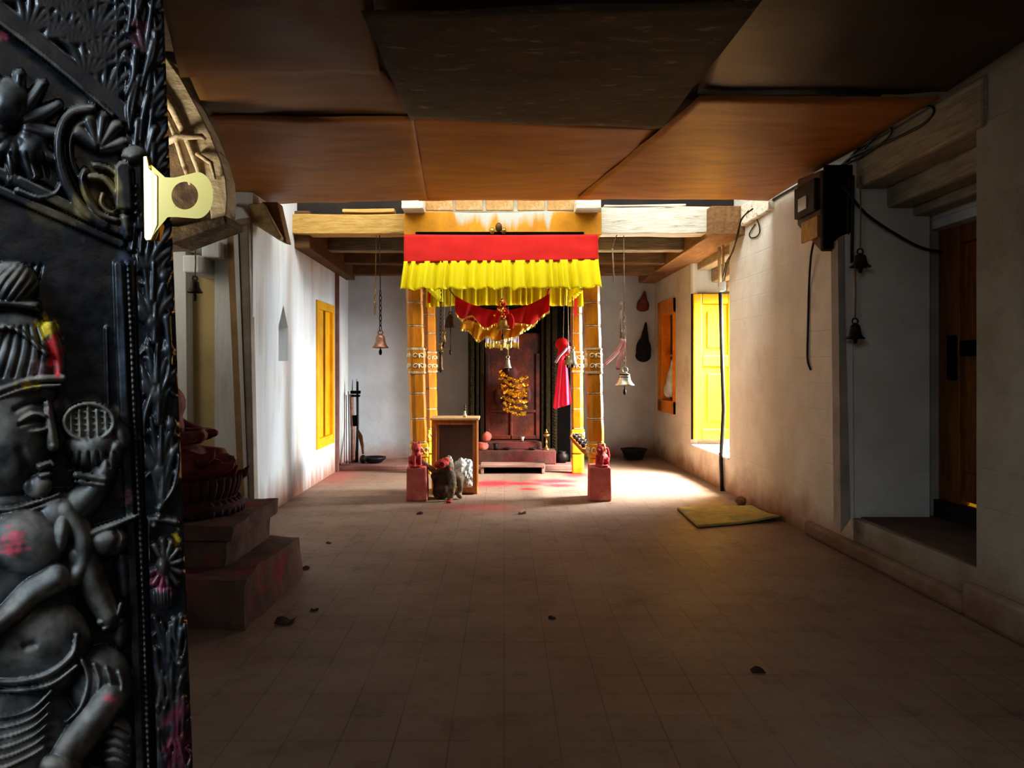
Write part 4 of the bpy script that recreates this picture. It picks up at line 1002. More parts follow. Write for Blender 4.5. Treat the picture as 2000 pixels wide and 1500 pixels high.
b = MB(); b.box(X(1089, YS), X(1114, YS), YS - .0, YS + .15, .06, Z(590, YS)); b.build('side_panel', MT['dark'], sb)
# red slab
rs = thing('deity_slab', 'vermilion smeared stone slab inside the dark shrine doorway', 'stone slab', (X(1000, 10.86), 10.86, .3))
b = MB(); b.box(X(946, 10.84), X(1056, 10.84), 10.84, 10.90, .3, Z(650, 10.84)); b.build('slab', MT['redslab'], rs, bevel=.015)
b = MB()
for x0, x1, y0, y1 in ((948, 956, 690, 858), (1046, 1054, 690, 858), (956, 1046, 800, 806), (996, 1001, 806, 858), (956, 1046, 850, 858)):
    b.box(X(x0, 10.83), X(x1, 10.83), 10.82, 10.85, Z(y1, 10.83), Z(y0, 10.83))
b.build('raised_ribs', MT['redslab'], rs, bevel=.01)
blob('relief_figure', [('e', P(998, 728, 10.84), (.10, .06, .11)), ('e', P(1000, 768, 10.84), (.17, .06, .20)), ('e', P(972, 776, 10.84), (.06, .05, .14)), ('e', P(1030, 772, 10.84), (.06, .05, .14))], .02, MT['redslab'], rs)
tg = thing('tinsel_garland', 'gold tinsel garland draped over the vermilion slab', 'garland', P(1003, 800, 10.7))
for row in range(7):
    s_ = MB(); core = []
    for i in range(40):
        u = i / 39; cx0 = 976 + 1.5 * row; wdt = 54 - 2 * row
        px = cx0 + u * wdt; py = 726 + row * 12 + 13 * math.sin(u * PI * .9) * (1 if row < 3 else .5) + 7 * u
        core.append(P(px, py, 10.72 - .03 * math.cos((u - .5) * PI)))
        q_ = P(px + random.uniform(-2, 2), py + random.uniform(-3, 3), 10.70 - .03 * math.cos((u - .5) * PI))
        s_.obox(q_, (random.uniform(.03, .055), .003, random.uniform(.016, .034)), ROT('Y', random.uniform(-50, 50)) @ ROT('X', random.uniform(-55, 55)))
    s_.tube(core, .005, 6); s_.build('tinsel_strand', MT['gold'], tg)
# altar block and bench
b = MB(); b.box(X(922, 10.45), X(1086, 10.45), 10.45, 10.735, .06, .25); b.build('altar_block', MT['altar'], org=(0, 10.6, .06), bevel=.012, label='low reddish stone altar block below the slab', cat='altar')
b = MB(); b.box(X(930, 10.6), X(1058, 10.6), 10.61, 10.735, .25, .35); b.build('altar_step', MT['altar'], org=(0, 10.75, .25), bevel=.012, label='upper reddish altar step directly beneath the slab', cat='altar')
t = thing('low_bench', 'low dusty wooden bench before the altar block', 'bench', (X(1000, 9.98), 10.1, 0))
bx0, bx1 = X(938, 9.95), X(1065, 9.95)
b = MB(); b.box(bx0, bx1, 9.95, 10.26, .085, .12); b.build('top', MT['benchwood'], t, bevel=.006)
for x0 in (bx0 + .005, bx1 - .045):
    b = MB(); b.box(x0, x0 + .04, 9.97, 10.24, 0, .085); b.build('leg', MT['benchwood'], t, bevel=.004)
b = MB(); b.box(bx0 + .045, bx1 - .045, 10.18, 10.2, 0, .085); b.build('back_rail', MT['dark'], t)
# offerings on the altar
def pot(name, lb, px, Y, z, prof, m, cat):
    MB().lathe(prof, 20, (X(px, Y), Y, z)).build(name, MT[m], org=(X(px, Y), Y, z), smooth=True, label=lb, cat=cat)
t = thing('brass_lamp', 'tall brass oil lamp standing on the altar block', 'oil lamp', (X(1067, 10.54), 10.54, .25))
x = X(1067, 10.54)
b = MB(); b.lathe([(.05, 0), (.05, .012), (.03, .03), (.014, .05), (.012, .09), (.024, .105), (.012, .12), (.012, .16), (.02, .17)], 18, (x, 10.54, .25)); b.build('stem', MT['brassold'], t, smooth=True)
b = MB(); b.lathe([(.015, .165), (.045, .185), (.055, .215), (.048, .217), (.03, .19), (0, .186)], 18, (x, 10.54, .25)); b.build('bowl', MT['brassold'], t, smooth=True)
b = MB(); b.lathe([(.02, .215), (.03, .24), (.012, .26), (.008, .28), (0, .29)], 14, (x, 10.54, .25)); b.build('finial', MT['brassold'], t, smooth=True)
rp = MB(); rock(rp, (X(953, 10.72) - .02, 10.67, .415), (.07, .06, .07), 3.3); rp.build('painted_stone', MT['pedestal'], org=(X(953, 10.72), 10.67, .35), smooth=True, label='round pink powdered stone on the upper altar step', cat='stone')
pot('offering_pot', 'squat pinkish offering pot at the altar left end', 943, 10.53, .25, [(.05, 0), (.075, .03), (.08, .07), (.06, .09), (.065, .10), (.055, .10), (.05, .085), (0, .05)], 'pedestal', 'pot')
pot('offering_cup', 'dark metal offering cup right of the squat pot', 968, 10.53, .25, [(.03, 0), (.025, .03), (.04, .09), (.036, .09), (.02, .03), (0, .03)], 'iron', 'cup')
pot('offering_cup', 'small silvery cup in the middle of the upper altar step', 1020, 10.67, .35, [(.02, 0), (.02, .02), (.035, .07), (.03, .07), (0, .02)], 'silver', 'cup')
pot('offering_bowl', 'shallow dark offering bowl on the altar block centre', 990, 10.53, .25, [(.03, 0), (.06, .03), (.055, .03), (0, .01)], 'bellblk', 'bowl')
pot('offering_bowl', 'shallow dark offering bowl left of the brass lamp', 1040, 10.53, .25, [(.03, 0), (.06, .03), (.055, .03), (0, .01)], 'bellblk', 'bowl')
# stuff in the dark corner by the rear right post
pot('clay_pot', 'dark clay pot in the shadow right of the altar', 1098, 10.65, .06, [(.05, 0), (.09, .05), (.085, .11), (.05, .14), (.06, .16), (.05, .16), (0, .1)], 'iron', 'pot')

# glass-fronted case
YK = 8.36
gc = thing('glass_case', 'wooden glass-fronted case standing behind the stone beast', 'display case', (X(888, YK), 8.5, 0))
gx0, gx1 = X(843, YK), X(932, YK); gz = Z(821, YK); gd = 8.76; st = .05
b = MB()
for x0 in (gx0, gx1 - st): b.box(x0, x0 + st, YK, YK + .04, .02, gz); b.box(x0, x0 + st, gd - .04, gd, .02, gz)
b.box(gx0 + st, gx1 - st, YK, YK + .04, gz - .05, gz); b.box(gx0 + st, gx1 - st, YK, YK + .04, .02, .08)
b.build('frame', MT['casewood'], gc, bevel=.005)
b = MB(); b.box(gx0 - .015, gx1 + .02, YK - .015, gd + .01, gz, gz + .025); b.build('top_board', MT['casetop'], gc, bevel=.004)
b = MB(); b.box(gx0, gx1, YK + .04, gd, .0, .04); b.build('floor_board', MT['casewood'], gc)
b = MB(); b.box(gx0 + .005, gx1 - .005, gd - .025, gd - .01, .04, gz); b.build('back_board', MT['caseback'], gc)
b = MB(); b.box(gx1 - .014, gx1 - .008, YK + .04, gd - .04, .04, gz); b.build('side_pane', MT['glass'], gc)
b = MB(); b.box(gx0 + .008, gx0 + .014, YK + .04, gd - .04, .04, gz); b.build('side_pane', MT['glass'], gc)
b = MB(); b.box(gx0 + st - .008, gx1 - st + .008, YK + .016, YK + .022, .075, gz - .045); b.build('glass_pane', MT['glass'], gc)
def crumple(lb, c, r, sd):
    b = MB(); b.ell(c, r, None, 40, 26)
    for i in range(len(b.v)):
        d = b.v[i] - Vector(c); n = d.normalized()
        b.v[i] = Vector(c) + d * (1 + .22 * mnoise.noise(n * 3.2 + Vector((sd, 0, 0))) + .16 * abs(mnoise.noise(n * 8 + Vector((0, sd, 0)))))
        b.v[i].z = max(b.v[i].z, .045)
    b.build('crumpled_bag', MT['plastic'], org=(c[0], c[1], .045), label=lb, cat='bag', group='crumpled bags in the glass case')
crumple('crumpled silvery plastic bag at the right inside the glass case', (X(906, 8.5), 8.52, .21), (.125, .10, .16), 1.0)
crumple('crumpled pale plastic bag at the left inside the glass case', (X(874, 8.55), 8.56, .22), (.085, .08, .17), 5.0)
t = thing('figurine', 'tiny white and dark figurine on top of the glass case', 'figurine', (X(908, 8.5), 8.5, gz + .025))
fx, fz = X(908, 8.5), gz + .025
b = MB(); b.lathe([(.024, 0), (.022, .015), (.012, .045), (.010, .07), (.0, .075)], 14, (fx, 8.5, fz)); b.build('white_base', MT['ring'], t, smooth=True)
b = MB(); b.ell((fx, 8.5, fz + .085), (.014, .012, .02)); b.ell((fx, 8.5, fz + .118), (.012, .011, .016)); b.ell((fx, 8.5, fz + .14), (.007, .007, .012)); b.build('dark_figure', MT['bronze'], t, smooth=True)

# stone beast in front of the case (faces the camera, turned to its left)
bY = 8.12
def B(px, py, dy=0.0): return P(px, py, bY + dy)
u_ = bY / F
shp = [('e', B(868, 936, .04), (.13, .13, .15)), ('e', B(866, 955, .02), (.115, .12, .10)), ('e', B(872, 912, -.02), (.085, .085, .085)), ('e', B(890, 934, .07), (.10, .11, .075)), ('e', B(850, 930, 0), (.05, .07, .05)),
       ('t', [B(880, 925, -.06), B(884, 945, -.14), B(882, 962, -.15), B(878, 978, -.15), B(877, 980, -.20)], [.055, .045, .036, .032, .026]),
       ('t', [B(888, 928, .02), B(898, 938, .0), B(899, 955, -.02), B(896, 967, -.02), B(900, 971, -.07)], [.045, .04, .03, .034, .028]),
       ('t', [B(856, 945, -.02), B(852, 962, -.02), B(854, 970, -.03)], [.05, .042, .036])]
bs = thing('stone_beast', 'squat dark stone beast with red powdered head before the glass case', 'statue', (X(868, bY), bY, 0))
blob('body', shp, .012, MT['beast'], bs, smoothit=3)
rd = [('e', B(865, 906, -.05), (.075, .075, .055)), ('e', B(872, 899, -.04), (.045, .05, .035)), ('e', B(854, 908, -.05), (.035, .04, .035)), ('e', B(877, 918, -.06), (.035, .04, .06))]
blob('red_powdered_head', rd, .010, MT['beastred'], bs, smoothit=1)
b = MB(); b.torus(B(863, 908, -.12), .028, .010, (.2, -1, .1)); b.build('curled_horn', MT['beastred'], bs, smooth=True)
t = MB(); t.tube([B(822, 899, -.10), B(836, 910, -.08), B(848, 921, -.06)], [.022, .026, .03], 10); t.build('wooden_rod', MT['benchwood'], org=B(851, 924), smooth=True, label='grey wooden rod slanting between left lion and stone beast', cat='rod')
b = MB(); rock(b, (X(877, 7.86), 7.86, .012), (.032, .03, .014), 2); b.build('petal_heap', MT['darkred'], org=(X(877, 7.86), 7.86, 0), smooth=True, label='dark red petals at the foot of the stone beast', cat='petals')

# rail of oil lamps between the right posts
rl = MB(); rl.box(.845, .955, 8.36, 9.94, .455, .50); rl.build('lamp_rail', MT['casewood'], org=(.9, 9.1, .455), bevel=.006, label='wooden rail joining the two right shrine posts', cat='rail')
t0 = None
for i in range(8):
    y = 8.48 + i * .17; loc = Vector((.875 + .05 * (i % 2), y, .50))
    if t0 is None:
        t0 = thing('oil_lamp', 'small black and white oil lamp cup on the wooden rail', 'oil lamp', loc, 'oil lamp cups on the right rail')
        MB().lathe([(.022, 0), (.02, .01), (.04, .045), (.037, .045), (.018, .014), (0, .012)], 16, loc).build('cup', MT['iron'], t0, smooth=True)
        MB().lathe([(.036, .04), (.0, .042)], 16, loc).build('white_filling', MT['silver'], t0, smooth=True)
    else: dup(t0, loc)
names = ['nearest the right plinth', 'second from the right plinth', 'third from the right plinth', 'fourth from the right plinth', 'fourth from the rear post', 'third from the rear post', 'second from the rear post', 'nearest the rear right post']
lamps = [o for o in COL.objects if o.get('category') == 'oil lamp' and o.get('group')]
for o, n in zip(sorted(lamps, key=lambda q: q.location.y), names): o['label'] = 'small dark oil lamp cup on the wooden rail, ' + n

# back-left corner gear
t = thing('ritual_stand', 'weathered two-pole iron-topped stand in the back left corner', 'stand', (X(692, 10.7), 10.7, .06))
YG = 10.72
for a, m, rr in (((686, 770, 690, 903), 'benchwood', .030), ((698, 745, 697, 903), 'iron', .016)):
    b = MB(); b.tube([P(a[0], a[1], YG), P((a[0] + a[2]) / 2 + 1, (a[1] + a[3]) / 2, YG), (X(a[2], YG), YG, .06)], [rr, rr * 1.1, rr * 1.2], 8); b.build('pole', MT[m], t, smooth=True)
for y0, y1, x0, x1 in ((763, 769, 685, 704), (771, 775, 686, 703), (811, 832, 686, 699)):
    b = MB(); b.box(X(x0, YG), X(x1, YG), YG - .03, YG + .03, Z(y1, YG), Z(y0, YG)); b.build('crossbar', MT['dark'], t, bevel=.006)
b = MB(); b.tube([P(688, 764, YG), P(688.5, 742, YG)], [.008, .003], 6); b.build('spike', MT['iron'], t)
b = MB(); b.tube([P(697, 764, YG), P(696.5, 740, YG)], [.008, .003], 6); b.build('spike', MT['iron'], t)
t = thing('iron_ladle', 'long iron ladle leaning on the stand in the back left corner', 'ladle', (X(712, 10.66), 10.6, .06))
b = MB(); b.tube([P(698, 838, 10.66), P(704, 852, 10.6), P(708, 872, 10.5), P(709, 886, 10.4)], [.012, .03, .022, .014], 8); b.build('handle', MT['bronze'], t, smooth=True)
b = MB(); b.ell(P(709, 897, 10.4), (.045, .045, .06)); b.build('scoop', MT['iron'], t, smooth=True)
MB().lathe([(0, .01), (.10, .01), (.155, .06), (.165, .085), (.155, .085), (.10, .025), (0, .022)], 24, (X(731, 10.62), 10.62, .06)).build('iron_pan', MT['iron'], org=(X(731, 10.62), 10.62, .06), smooth=True, label='round dark iron pan on the step near the left corner', cat='pan')
for dx_, h_, lb in ((.08, 1.0, 'thin iron rod leaning on the left wall by the corner, nearer the wall'), (.125, 1.05, 'thin iron rod leaning on the left wall by the corner, nearer the stand')):
    b = MB(); b.tube([(XL + dx_, 10.5, .062), (XL + .4 * dx_ + .02, 10.55 + dx_, h_)], .006, 5); b.build('iron_rod', MT['iron'], org=(XL + dx_, 10.5, .06), label=lb, cat='rod')

# mat, stone, scraps
def mt_f(u, v):
    c = [(1.69, 7.5), (2.45, 7.6), (2.49, 6.93), (1.67, 6.62)]
    p = (Vector(c[0]) * (1 - u) + Vector(c[1]) * u) * (1 - v) + (Vector(c[3]) * (1 - u) + Vector(c[2]) * u) * v
    z = .012 + .03 * (u * v) ** 3 + .012 * max(0, mnoise.noise(Vector((u * 3, v * 3, 4)))) + .012 * abs(u - .5) * v
    return (p.x, p.y, z)
MB().grid(mt_f, 24, 24).build('floor_mat', MT['mat'], org=(2.05, 7.1, 0), smooth=True, solid=.02, label='pale yellow woven mat on the floor by the right wall', cat='mat')
b = MB(); rock(b, (2.38, 7.72, .04), (.055, .045, .055), 8); b.build('stone', MT['stone'], org=(2.38, 7.72, 0), smooth=True, label='small ochre stone behind the yellow mat', cat='stone')
for i, (px, py, s, lb) in enumerate(((1480, 1313, .03, 'dark red curled leaf on the near right floor'), (556, 1218, .05, 'flat dark scrap beside the statue plinth'), (614, 1194, .022, 'small dark scrap right of the statue plinth'), (596, 1112, .03, 'dark scrap near the far end of the statue plinth'), (642, 1062, .02, 'tiny dark scrap on the left floor before the posts'), (1020, 1004, .035, 'torn dark scrap on the floor before the shrine'), (820, 1004, .03, 'dark scrap on the floor before the left plinth'), (1078, 1209, .02, 'small dark scrap in the middle of the floor'))):
    Y = 2100 / (py - 715); x = X(px, Y)
    b = MB(); b.grid(lambda u, v: (x + (u - .5) * s * 2, Y + (v - .5) * s * 1.6 * (1 - .5 * abs(u - .5)), .004 + .35 * s * abs(math.sin(u * 3 + i)) * (.4 + v)), 6, 4)
    b.build('floor_scrap', MT['debris'], org=(x, Y, 0), solid=.003, label=lb, cat='scrap')

# ================================================================== RED STATUE ON ITS PLINTH
pt = thing('statue_plinth', 'grimy red-streaked stepped stone plinth behind the carved door', 'plinth', (-1.9, 4.6, 0))
def rough(mb, x0, x1, y0, y1, z0, z1, amp, sd, n=22):
    def face(fn): mb.grid(fn, n, n)
    def J(p): p = Vector(p); return p + Vector((mnoise.noise(p * 2.5 + Vector((sd, 0, 0))), mnoise.noise(p * 2.5 + Vector((0, sd, 0))), .6 * mnoise.noise(p * 2.5 + Vector((0, 0, sd))))) * amp * 1.15 + Vector((mnoise.noise(p * 9), mnoise.noise(p * 9 + Vector((5, 0, 0))), mnoise.noise(p * 9 + Vector((0, 5, 0))))) * amp * .35
    L = lambda a, c, t: a + (c - a) * t
    face(lambda u, v: J((L(x0, x1, u), L(y0, y1, v), z1))); face(lambda u, v: J((x1, L(y0, y1, u), L(z0, z1, v))))
    face(lambda u, v: J((x0, L(y0, y1, u), L(z0, z1, v)))); face(lambda u, v: J((L(x0, x1, u), y0, L(z0, z1, v)))); face(lambda u, v: J((L(x0, x1, u), y1, L(z0, z1, v))))
b = MB(); rough(b, -2.6, -1.37, 4.08, 5.15, -.01, .267, .035, 1.0); b.build('lower_block', MT['plinth'], pt, smooth=True)
b = MB(); rough(b, -2.6, -1.56, 4.34, 5.12, .24, .44, .03, 2.0); b.build('upper_block', MT['plinth'], pt, smooth=True)
b = MB(); rough(b, -2.6, -1.52, 4.30, 5.14, .42, .505, .025, 3.0); b.build('top_slab', MT['plinth'], pt, smooth=True)
st = thing('deity_statue', 'vermilion seated deity statue on a lotus, half hidden by the door', 'statue', (-1.98, 4.72, .5))
sx, sy, sz = -1.98, 4.72, .505
b = MB(); b.lathe([(.30, 0), (.36, .02), (.37, .06), (.31, .10), (.29, .12), (.33, .17), (.345, .21), (.30, .22), (0, .22)], 40, (sx, sy, sz))
b.build('lotus_base', MT['lotus'], st, smooth=True)
b = MB()
for i in range(40):
    a = 2 * PI * i / 40; R = ROT('Z', math.degrees(a))
    b.ell(Vector((sx, sy, sz + .16)) + R @ Vector((.325, 0, 0)), (.022, .026, .075), R @ ROT('Y', 18), 8, 6)
    R2 = ROT('Z', math.degrees(a) + 4.5); b.ell(Vector((sx, sy, sz + .05)) + R2 @ Vector((.345, 0, 0)), (.02, .028, .05), R2 @ ROT('Y', -20), 8, 6)
b.build('lotus_petals', MT['lotus'], st, smooth=True)
q = Vector((sx - .02, sy, sz + .2))
def Q(x, y, z): return q + Vector((x, y, z))
shp = [('e', Q(-.05, 0, .12), (.20, .24, .13)), ('e', Q(-.11, 0, .30), (.13, .17, .20)), ('e', Q(-.115, 0, .46), (.14, .20, .14)), ('t', [Q(-.13, 0, .52), Q(-.15, 0, .66)], [.075, .065]),
       ('e', Q(-.18, 0, .75), (.105, .09, .125)), ('e', Q(-.08, 0, .74), (.03, .025, .035)), ('e', Q(-.19, 0, .88), (.085, .08, .10)), ('e', Q(-.19, 0, .98), (.04, .04, .07))]
for s_ in (-1, 1):
    shp += [('t', [Q(-.04, s_ * .12, .10), Q(.20, s_ * .20, .09), Q(.26, s_ * .14, .08), Q(.12, -s_ * .02, .06)], [.11, .085, .075, .06]),
            ('t', [Q(-.18, s_ * .20, .50), Q(-.13, s_ * .26, .32), Q(.05, s_ * .22, .26), Q(.14, s_ * .12, .27)], [.065, .055, .045, .04]), ('e', Q(.16, s_ * .10, .275), (.05, .035, .03)), ('e', Q(-.18, s_ * .10, .74), (.02, .015, .05))]
blob('body', shp, .014, MT['statue'], st, smoothit=3)
b = MB(); b.lathe([(.035, 0), (.07, .03), (.075, .06), (.055, .08), (.065, .095), (.055, .095), (0, .06)], 16, Q(.10, 0, .22)); b.build('bowl', MT['statue'], st, smooth=True)
b = MB()
for dx, dz, L, yy in ((.27, .05, .16, -.12), (.25, .0, .15, .0), (.22, .12, .10, -.2), (.30, -.02, .12, .12)):
    b.tube([Q(dx - .12, yy, dz + .04), Q(dx, yy, dz + .01), Q(dx + L * .6, yy, dz + .05), Q(dx + L * .75, yy, dz + .085)], [.05, .045, .025, .006], 8)
b.build('scarf_ends', MT['statue'], st, smooth=True)
# pale carved bracket above the statue (a wing of the wooden canopy)
cb = thing('carved_bracket', 'pale carved wooden bracket curving above the red statue', 'bracket', P(430, 430, 4.5))
YA = 4.5
outer = [(312, 104), (324, 112), (352, 150), (384, 208), (410, 260), (430, 310), (441, 350), (444, 385), (441, 425)]
inner = [(285, 125), (306, 155), (330, 205), (352, 250), (374, 300), (392, 340), (402, 370), (408, 398), (412, 428)]
def strip(A, Bq, y0, y1, name, m, bev=.006):
    b = MB(); n = len(A)
    vs = [P(*p, YA) + Vector((0, y0, 0)) for p in A] + [P(*p, YA) + Vector((0, y0, 0)) for p in Bq] + [P(*p, YA) + Vector((0, y1, 0)) for p in A] + [P(*p, YA) + Vector((0, y1, 0)) for p in Bq]
    fs = []
    for i in range(n - 1):
        fs += [(i, i + 1, n + i + 1, n + i), (2 * n + i, 3 * n + i, 3 * n + i + 1, 2 * n + i + 1), (i, 2 * n + i, 2 * n + i + 1, i + 1), (n + i, n + i + 1, 3 * n + i + 1, 3 * n + i)]
    fs += [(0, n, 3 * n, 2 * n), (n - 1, 3 * n - 1, 4 * n - 1, 2 * n - 1)]
    b.add(vs, fs); return b.build(name, MT[m], cb, bevel=bev)
strip(outer, inner, 0, .16, 'curved_band', 'carved')
b = MB(); b.tube([P(300, 150, YA), P(340, 215, YA), P(368, 275, YA), P(388, 330, YA), P(398, 380, YA)], [.025, .03, .024, .02, .012], 8); b.tube([P(325, 220, YA), P(345, 270, YA), P(360, 320, YA), P(372, 360, YA)], [.012, .02, .02, .012], 8); b.tube([P(316, 285, YA - .03), P(345, 268, YA - .06), P(395, 266, YA - .05), P(402, 272, YA - .03)], [.014, .022, .016, .008], 8)
b.tube([P(384, 300, YA - .02), P(412, 318, YA - .04), P(420, 350, YA - .02)], [.012, .014, .008], 8)
b.build('carved_ribs', MT['carved'], cb, smooth=True)
b = MB(); b.prism([P(-120, 250, YA + .10), P(345, 230, YA + .10), P(405, 400, YA + .10), P(405, 440, YA + .10), P(-120, 440, YA + .10)], (0, 0, 0), (0, .05, 0)); b.build('backing', MT['carvedk'], cb)
b = MB(); b.prism([P(-120, 461, YA - .05), P(330, 446, YA - .05), P(440, 420, YA - .05), P(443, 436, YA - .05), P(335, 476, YA - .05), P(-120, 499, YA - .05)], (0, 0, 0), (0, .3, 0)); b.build('lower_beam', MT['carvedk'], cb, bevel=.012)
# exposed whitewashed bricks in the bay
for i, (x0, x1, y0, y1, Y, lb) in enumerate(((356, 390, 498, 532, 6.6, 'lowest whitewashed brick jutting above the small left bell'), (393, 430, 472, 503, 6.7, 'whitewashed brick jutting right of the bell cord in the left bay'), (352, 390, 452, 486, 6.8, 'upper whitewashed brick in the left bay'), (393, 440, 440, 468, 6.82, 'whitewashed brick under the dark bracket beam, beside the jamb'))):
    b = MB(); b.box(X(x0, Y), X(x1, Y), Y, 7.1, Z(y1, Y), Z(y0, Y)); b.build('whitewashed_brick', MT['white'], org=(X(x0, Y), Y, Z(y1, Y)), bevel=.015, label=lb, cat='brick', group='jutting bricks in the left bay')
# ================================================================== THE CARVED DOOR (near, left)
TH = math.radians(35)
DE = Vector((-0.324, 0.76, 1.4))                       # free edge at eye level
DD = Vector((-math.cos(TH), -math.sin(TH), 0))         # from the free edge towards the hinge
DN = Vector((math.sin(TH), -math.cos(TH), 0))          # outward normal of the carved face
def edge_px(py): return 319 + (py) * 0.0385
x_ = np.concatenate([np.arange(-270, 0, 5.0), np.arange(0, 400.1, 2.6)])
y_ = np.concatenate([np.arange(-600, -70, 7.0), np.arange(-70, 1575, 2.9), np.arange(1575, 2680, 7.0)])
# columns squeeze so that the last one follows the slightly leaning free edge
G = (x_ - x_[0]) / (x_[-1] - x_[0])
PYg, Gg = np.meshgrid(y_, G, indexing='ij')
EDG = edge_px(PYg)
PXg = x_[0] + Gg * (EDG - x_[0])
Hh = np.zeros_like(PXg); Lb = np.zeros(PXg.shape, int)
rngd = np.random.RandomState(5)
def nz(f, a, seed=0):
    out = np.zeros_like(PXg); r = np.random.RandomState(seed)
    for k in range(5):
        an = r.uniform(0, 6.28); ph = r.uniform(0, 6.28); ff = f * r.uniform(.6, 1.6)
        out += np.sin((PXg * math.cos(an) + PYg * math.sin(an)) * ff + ph)
    return a * out / 3
def sdist(pts):
    best = np.full(PXg.shape, 1e9); tt = np.zeros_like(PXg); sg = np.zeros_like(PXg)
    seg = [math.hypot(pts[i + 1][0] - pts[i][0], pts[i + 1][1] - pts[i][1]) for i in range(len(pts) - 1)]; tot = sum(seg) or 1; acc = 0
    for i in range(len(pts) - 1):
        ax, ay = pts[i]; dx, dy = pts[i + 1][0] - ax, pts[i + 1][1] - ay; l2 = dx * dx + dy * dy + 1e-9
        t = np.clip(((PXg - ax) * dx + (PYg - ay) * dy) / l2, 0, 1)
        d = np.hypot(PXg - ax - t * dx, PYg - ay - t * dy)
        m = d < best; best = np.where(m, d, best); tt = np.where(m, (acc + t * seg[i]) / tot, tt); acc += seg[i]
    return best, tt
def cat_(pts, n=6):
    o = []
    for i in range(len(pts) - 1):
        p0, p1, p2, p3 = pts[max(i - 1, 0)], pts[i], pts[i + 1], pts[min(i + 2, len(pts) - 1)]
        for k in range(n):
            t = k / n; o.append(tuple(.5 * (2 * p1[j] + (p2[j] - p0[j]) * t + (2 * p0[j] - 5 * p1[j] + 4 * p2[j] - p3[j]) * t * t + (3 * p1[j] - p0[j] - 3 * p2[j] + p3[j]) * t ** 3) for j in (0, 1)))
    return o + [tuple(pts[-1])]
def put(h, lab=None):
    global Hh, Lb
    m = h > Hh; Hh = np.where(m, h, Hh)
    if lab is not None: Lb = np.where(m, lab, Lb)
def st(pts, r0, r1, h, base=0.0, lab=None, flat=0.0, smooth=True):
    d, t = sdist(cat_(pts) if smooth and len(pts) > 2 else pts)
    r = r0 + (r1 - r0) * t
    q = np.clip(1 - (d / r) ** 2, 0, 1)
    q = np.minimum(q / (1 - flat + 1e-6), 1) if flat else q
    ok = d < r
    if lab == 1: ok &= PXg > bl + 3
    put(np.where(ok, base + h * np.sqrt(q), -1), lab)
def groove(pts, r, dep):
    global Hh
    d, t = sdist(cat_(pts) if len(pts) > 2 else pts)
    Hh = Hh - dep * np.exp(-(d / r) ** 2)
def dome(cx, cy, rx, ry, h, base=0.0, rot=0.0, lab=None, p=.5):
    a = math.radians(rot); dx, dy = PXg - cx, PYg - cy
    u, v = dx * math.cos(a) + dy * math.sin(a), -dx * math.sin(a) + dy * math.cos(a)
    q = 1 - (u / rx) ** 2 - (v / ry) ** 2
    put(np.where(q > 0, base + h * np.clip(q, 0, 1) ** p, -1), lab)
def inside(poly):
    r = np.zeros(PXg.shape, bool); j = len(poly) - 1
    for i in range(len(poly)):
        xi, yi = poly[i]; xj, yj = poly[j]
        c = ((yi > PYg) != (yj > PYg)) & (PXg < (xj - xi) * (PYg - yi) / (yj - yi + 1e-9) + xi); r ^= c; j = i
    return r
MM = .001
# labels: 0 panel, 1 border, 2 moulding, 3 arch, 4 flower and scroll, 5 deity, 6 bowl
# --- border strip along the free edge
bl = np.where(PYg < 490, 238 + PYg * .02, 262 + (PYg - 490) * .043)
bm_ = PXg > bl
Lb[bm_] = 1; Hh = np.where(bm_, 5 * MM, Hh)
edge_r = np.clip((EDG - PXg) / 10, 0, 1); 
def leaf(cx, cy, ang, L, w, h=6 * MM, n=5, base=4 * MM, lab=1, curl=.5):
    for k in range(n):
        s = (k / (n - 1) - .5) * 2 if n > 1 else 0
        a = ang + s * .55
        pts = [(cx + s * w * .25, cy)]
        for q in (.35, .7, 1.0):
            aa = a + s * curl * q
            pts.append((cx + s * w * .3 * (1 - q) + L * q * math.cos(aa) * (1 - .15 * abs(s)), cy + L * q * math.sin(aa) * (1 - .15 * abs(s))))
        st(pts, w * .30, w * .13, h, base, lab)
for i, cy in enumerate(range(-590, 470, 105)):
    x0 = 280
    leaf(x0 + 6, cy + 60, -PI / 2 + .12, 120, 44, 8 * MM, 5, 5 * MM)
    leaf(x0 + 22, cy + 80, -PI / 2 + .35, 90, 30, 7 * MM, 4, 5 * MM)
for k in range(16):
    y0 = rngd.uniform(-40, 420); xx = rngd.uniform(255, 312)
    st([(xx, y0), (xx - rngd.uniform(2, 14), y0 + 45), (xx - rngd.uniform(4, 26), y0 + 90)], 9, 5, 6 * MM, 9 * MM, 1)
for i, cy in enumerate((520, 600, 680, 760, 840, 920, 1230, 1300, 1380, 1460, 1540) + tuple(range(1620, 2660, 80))):
    c = 297 + (cy - 490) * .046
    for sgn in (-1, 1):
        for k in range(3):
            st([(c + sgn * 2, cy + 62), (c + sgn * (8 + 5 * k), cy + 22 - 8 * k), (c + sgn * (16 + 8 * k), cy - 16 + 14 * k)], 11, 4, 7 * MM, 5 * MM, 1)
    st([(c, cy + 66), (c + 2, cy - 8)], 9, 5, 9 * MM, 6 * MM, 1, smooth=False)
for i, cy in enumerate((560, 705, 850)):
    c = 300 + (cy - 490) * .043
    leaf(c - 6, cy + 60, -PI / 2 - .15, 95, 46, 8 * MM, 5, 5 * MM)
    leaf(c + 22, cy + 40, -PI / 2 + .25, 80, 34, 7 * MM, 4, 5 * MM)
    dome(c - 2, cy + 70, 20, 24, 9 * MM, 6 * MM, 0, 1); dome(c + 18, cy - 20, 13, 18, 8 * MM, 6 * MM, 0, 1)
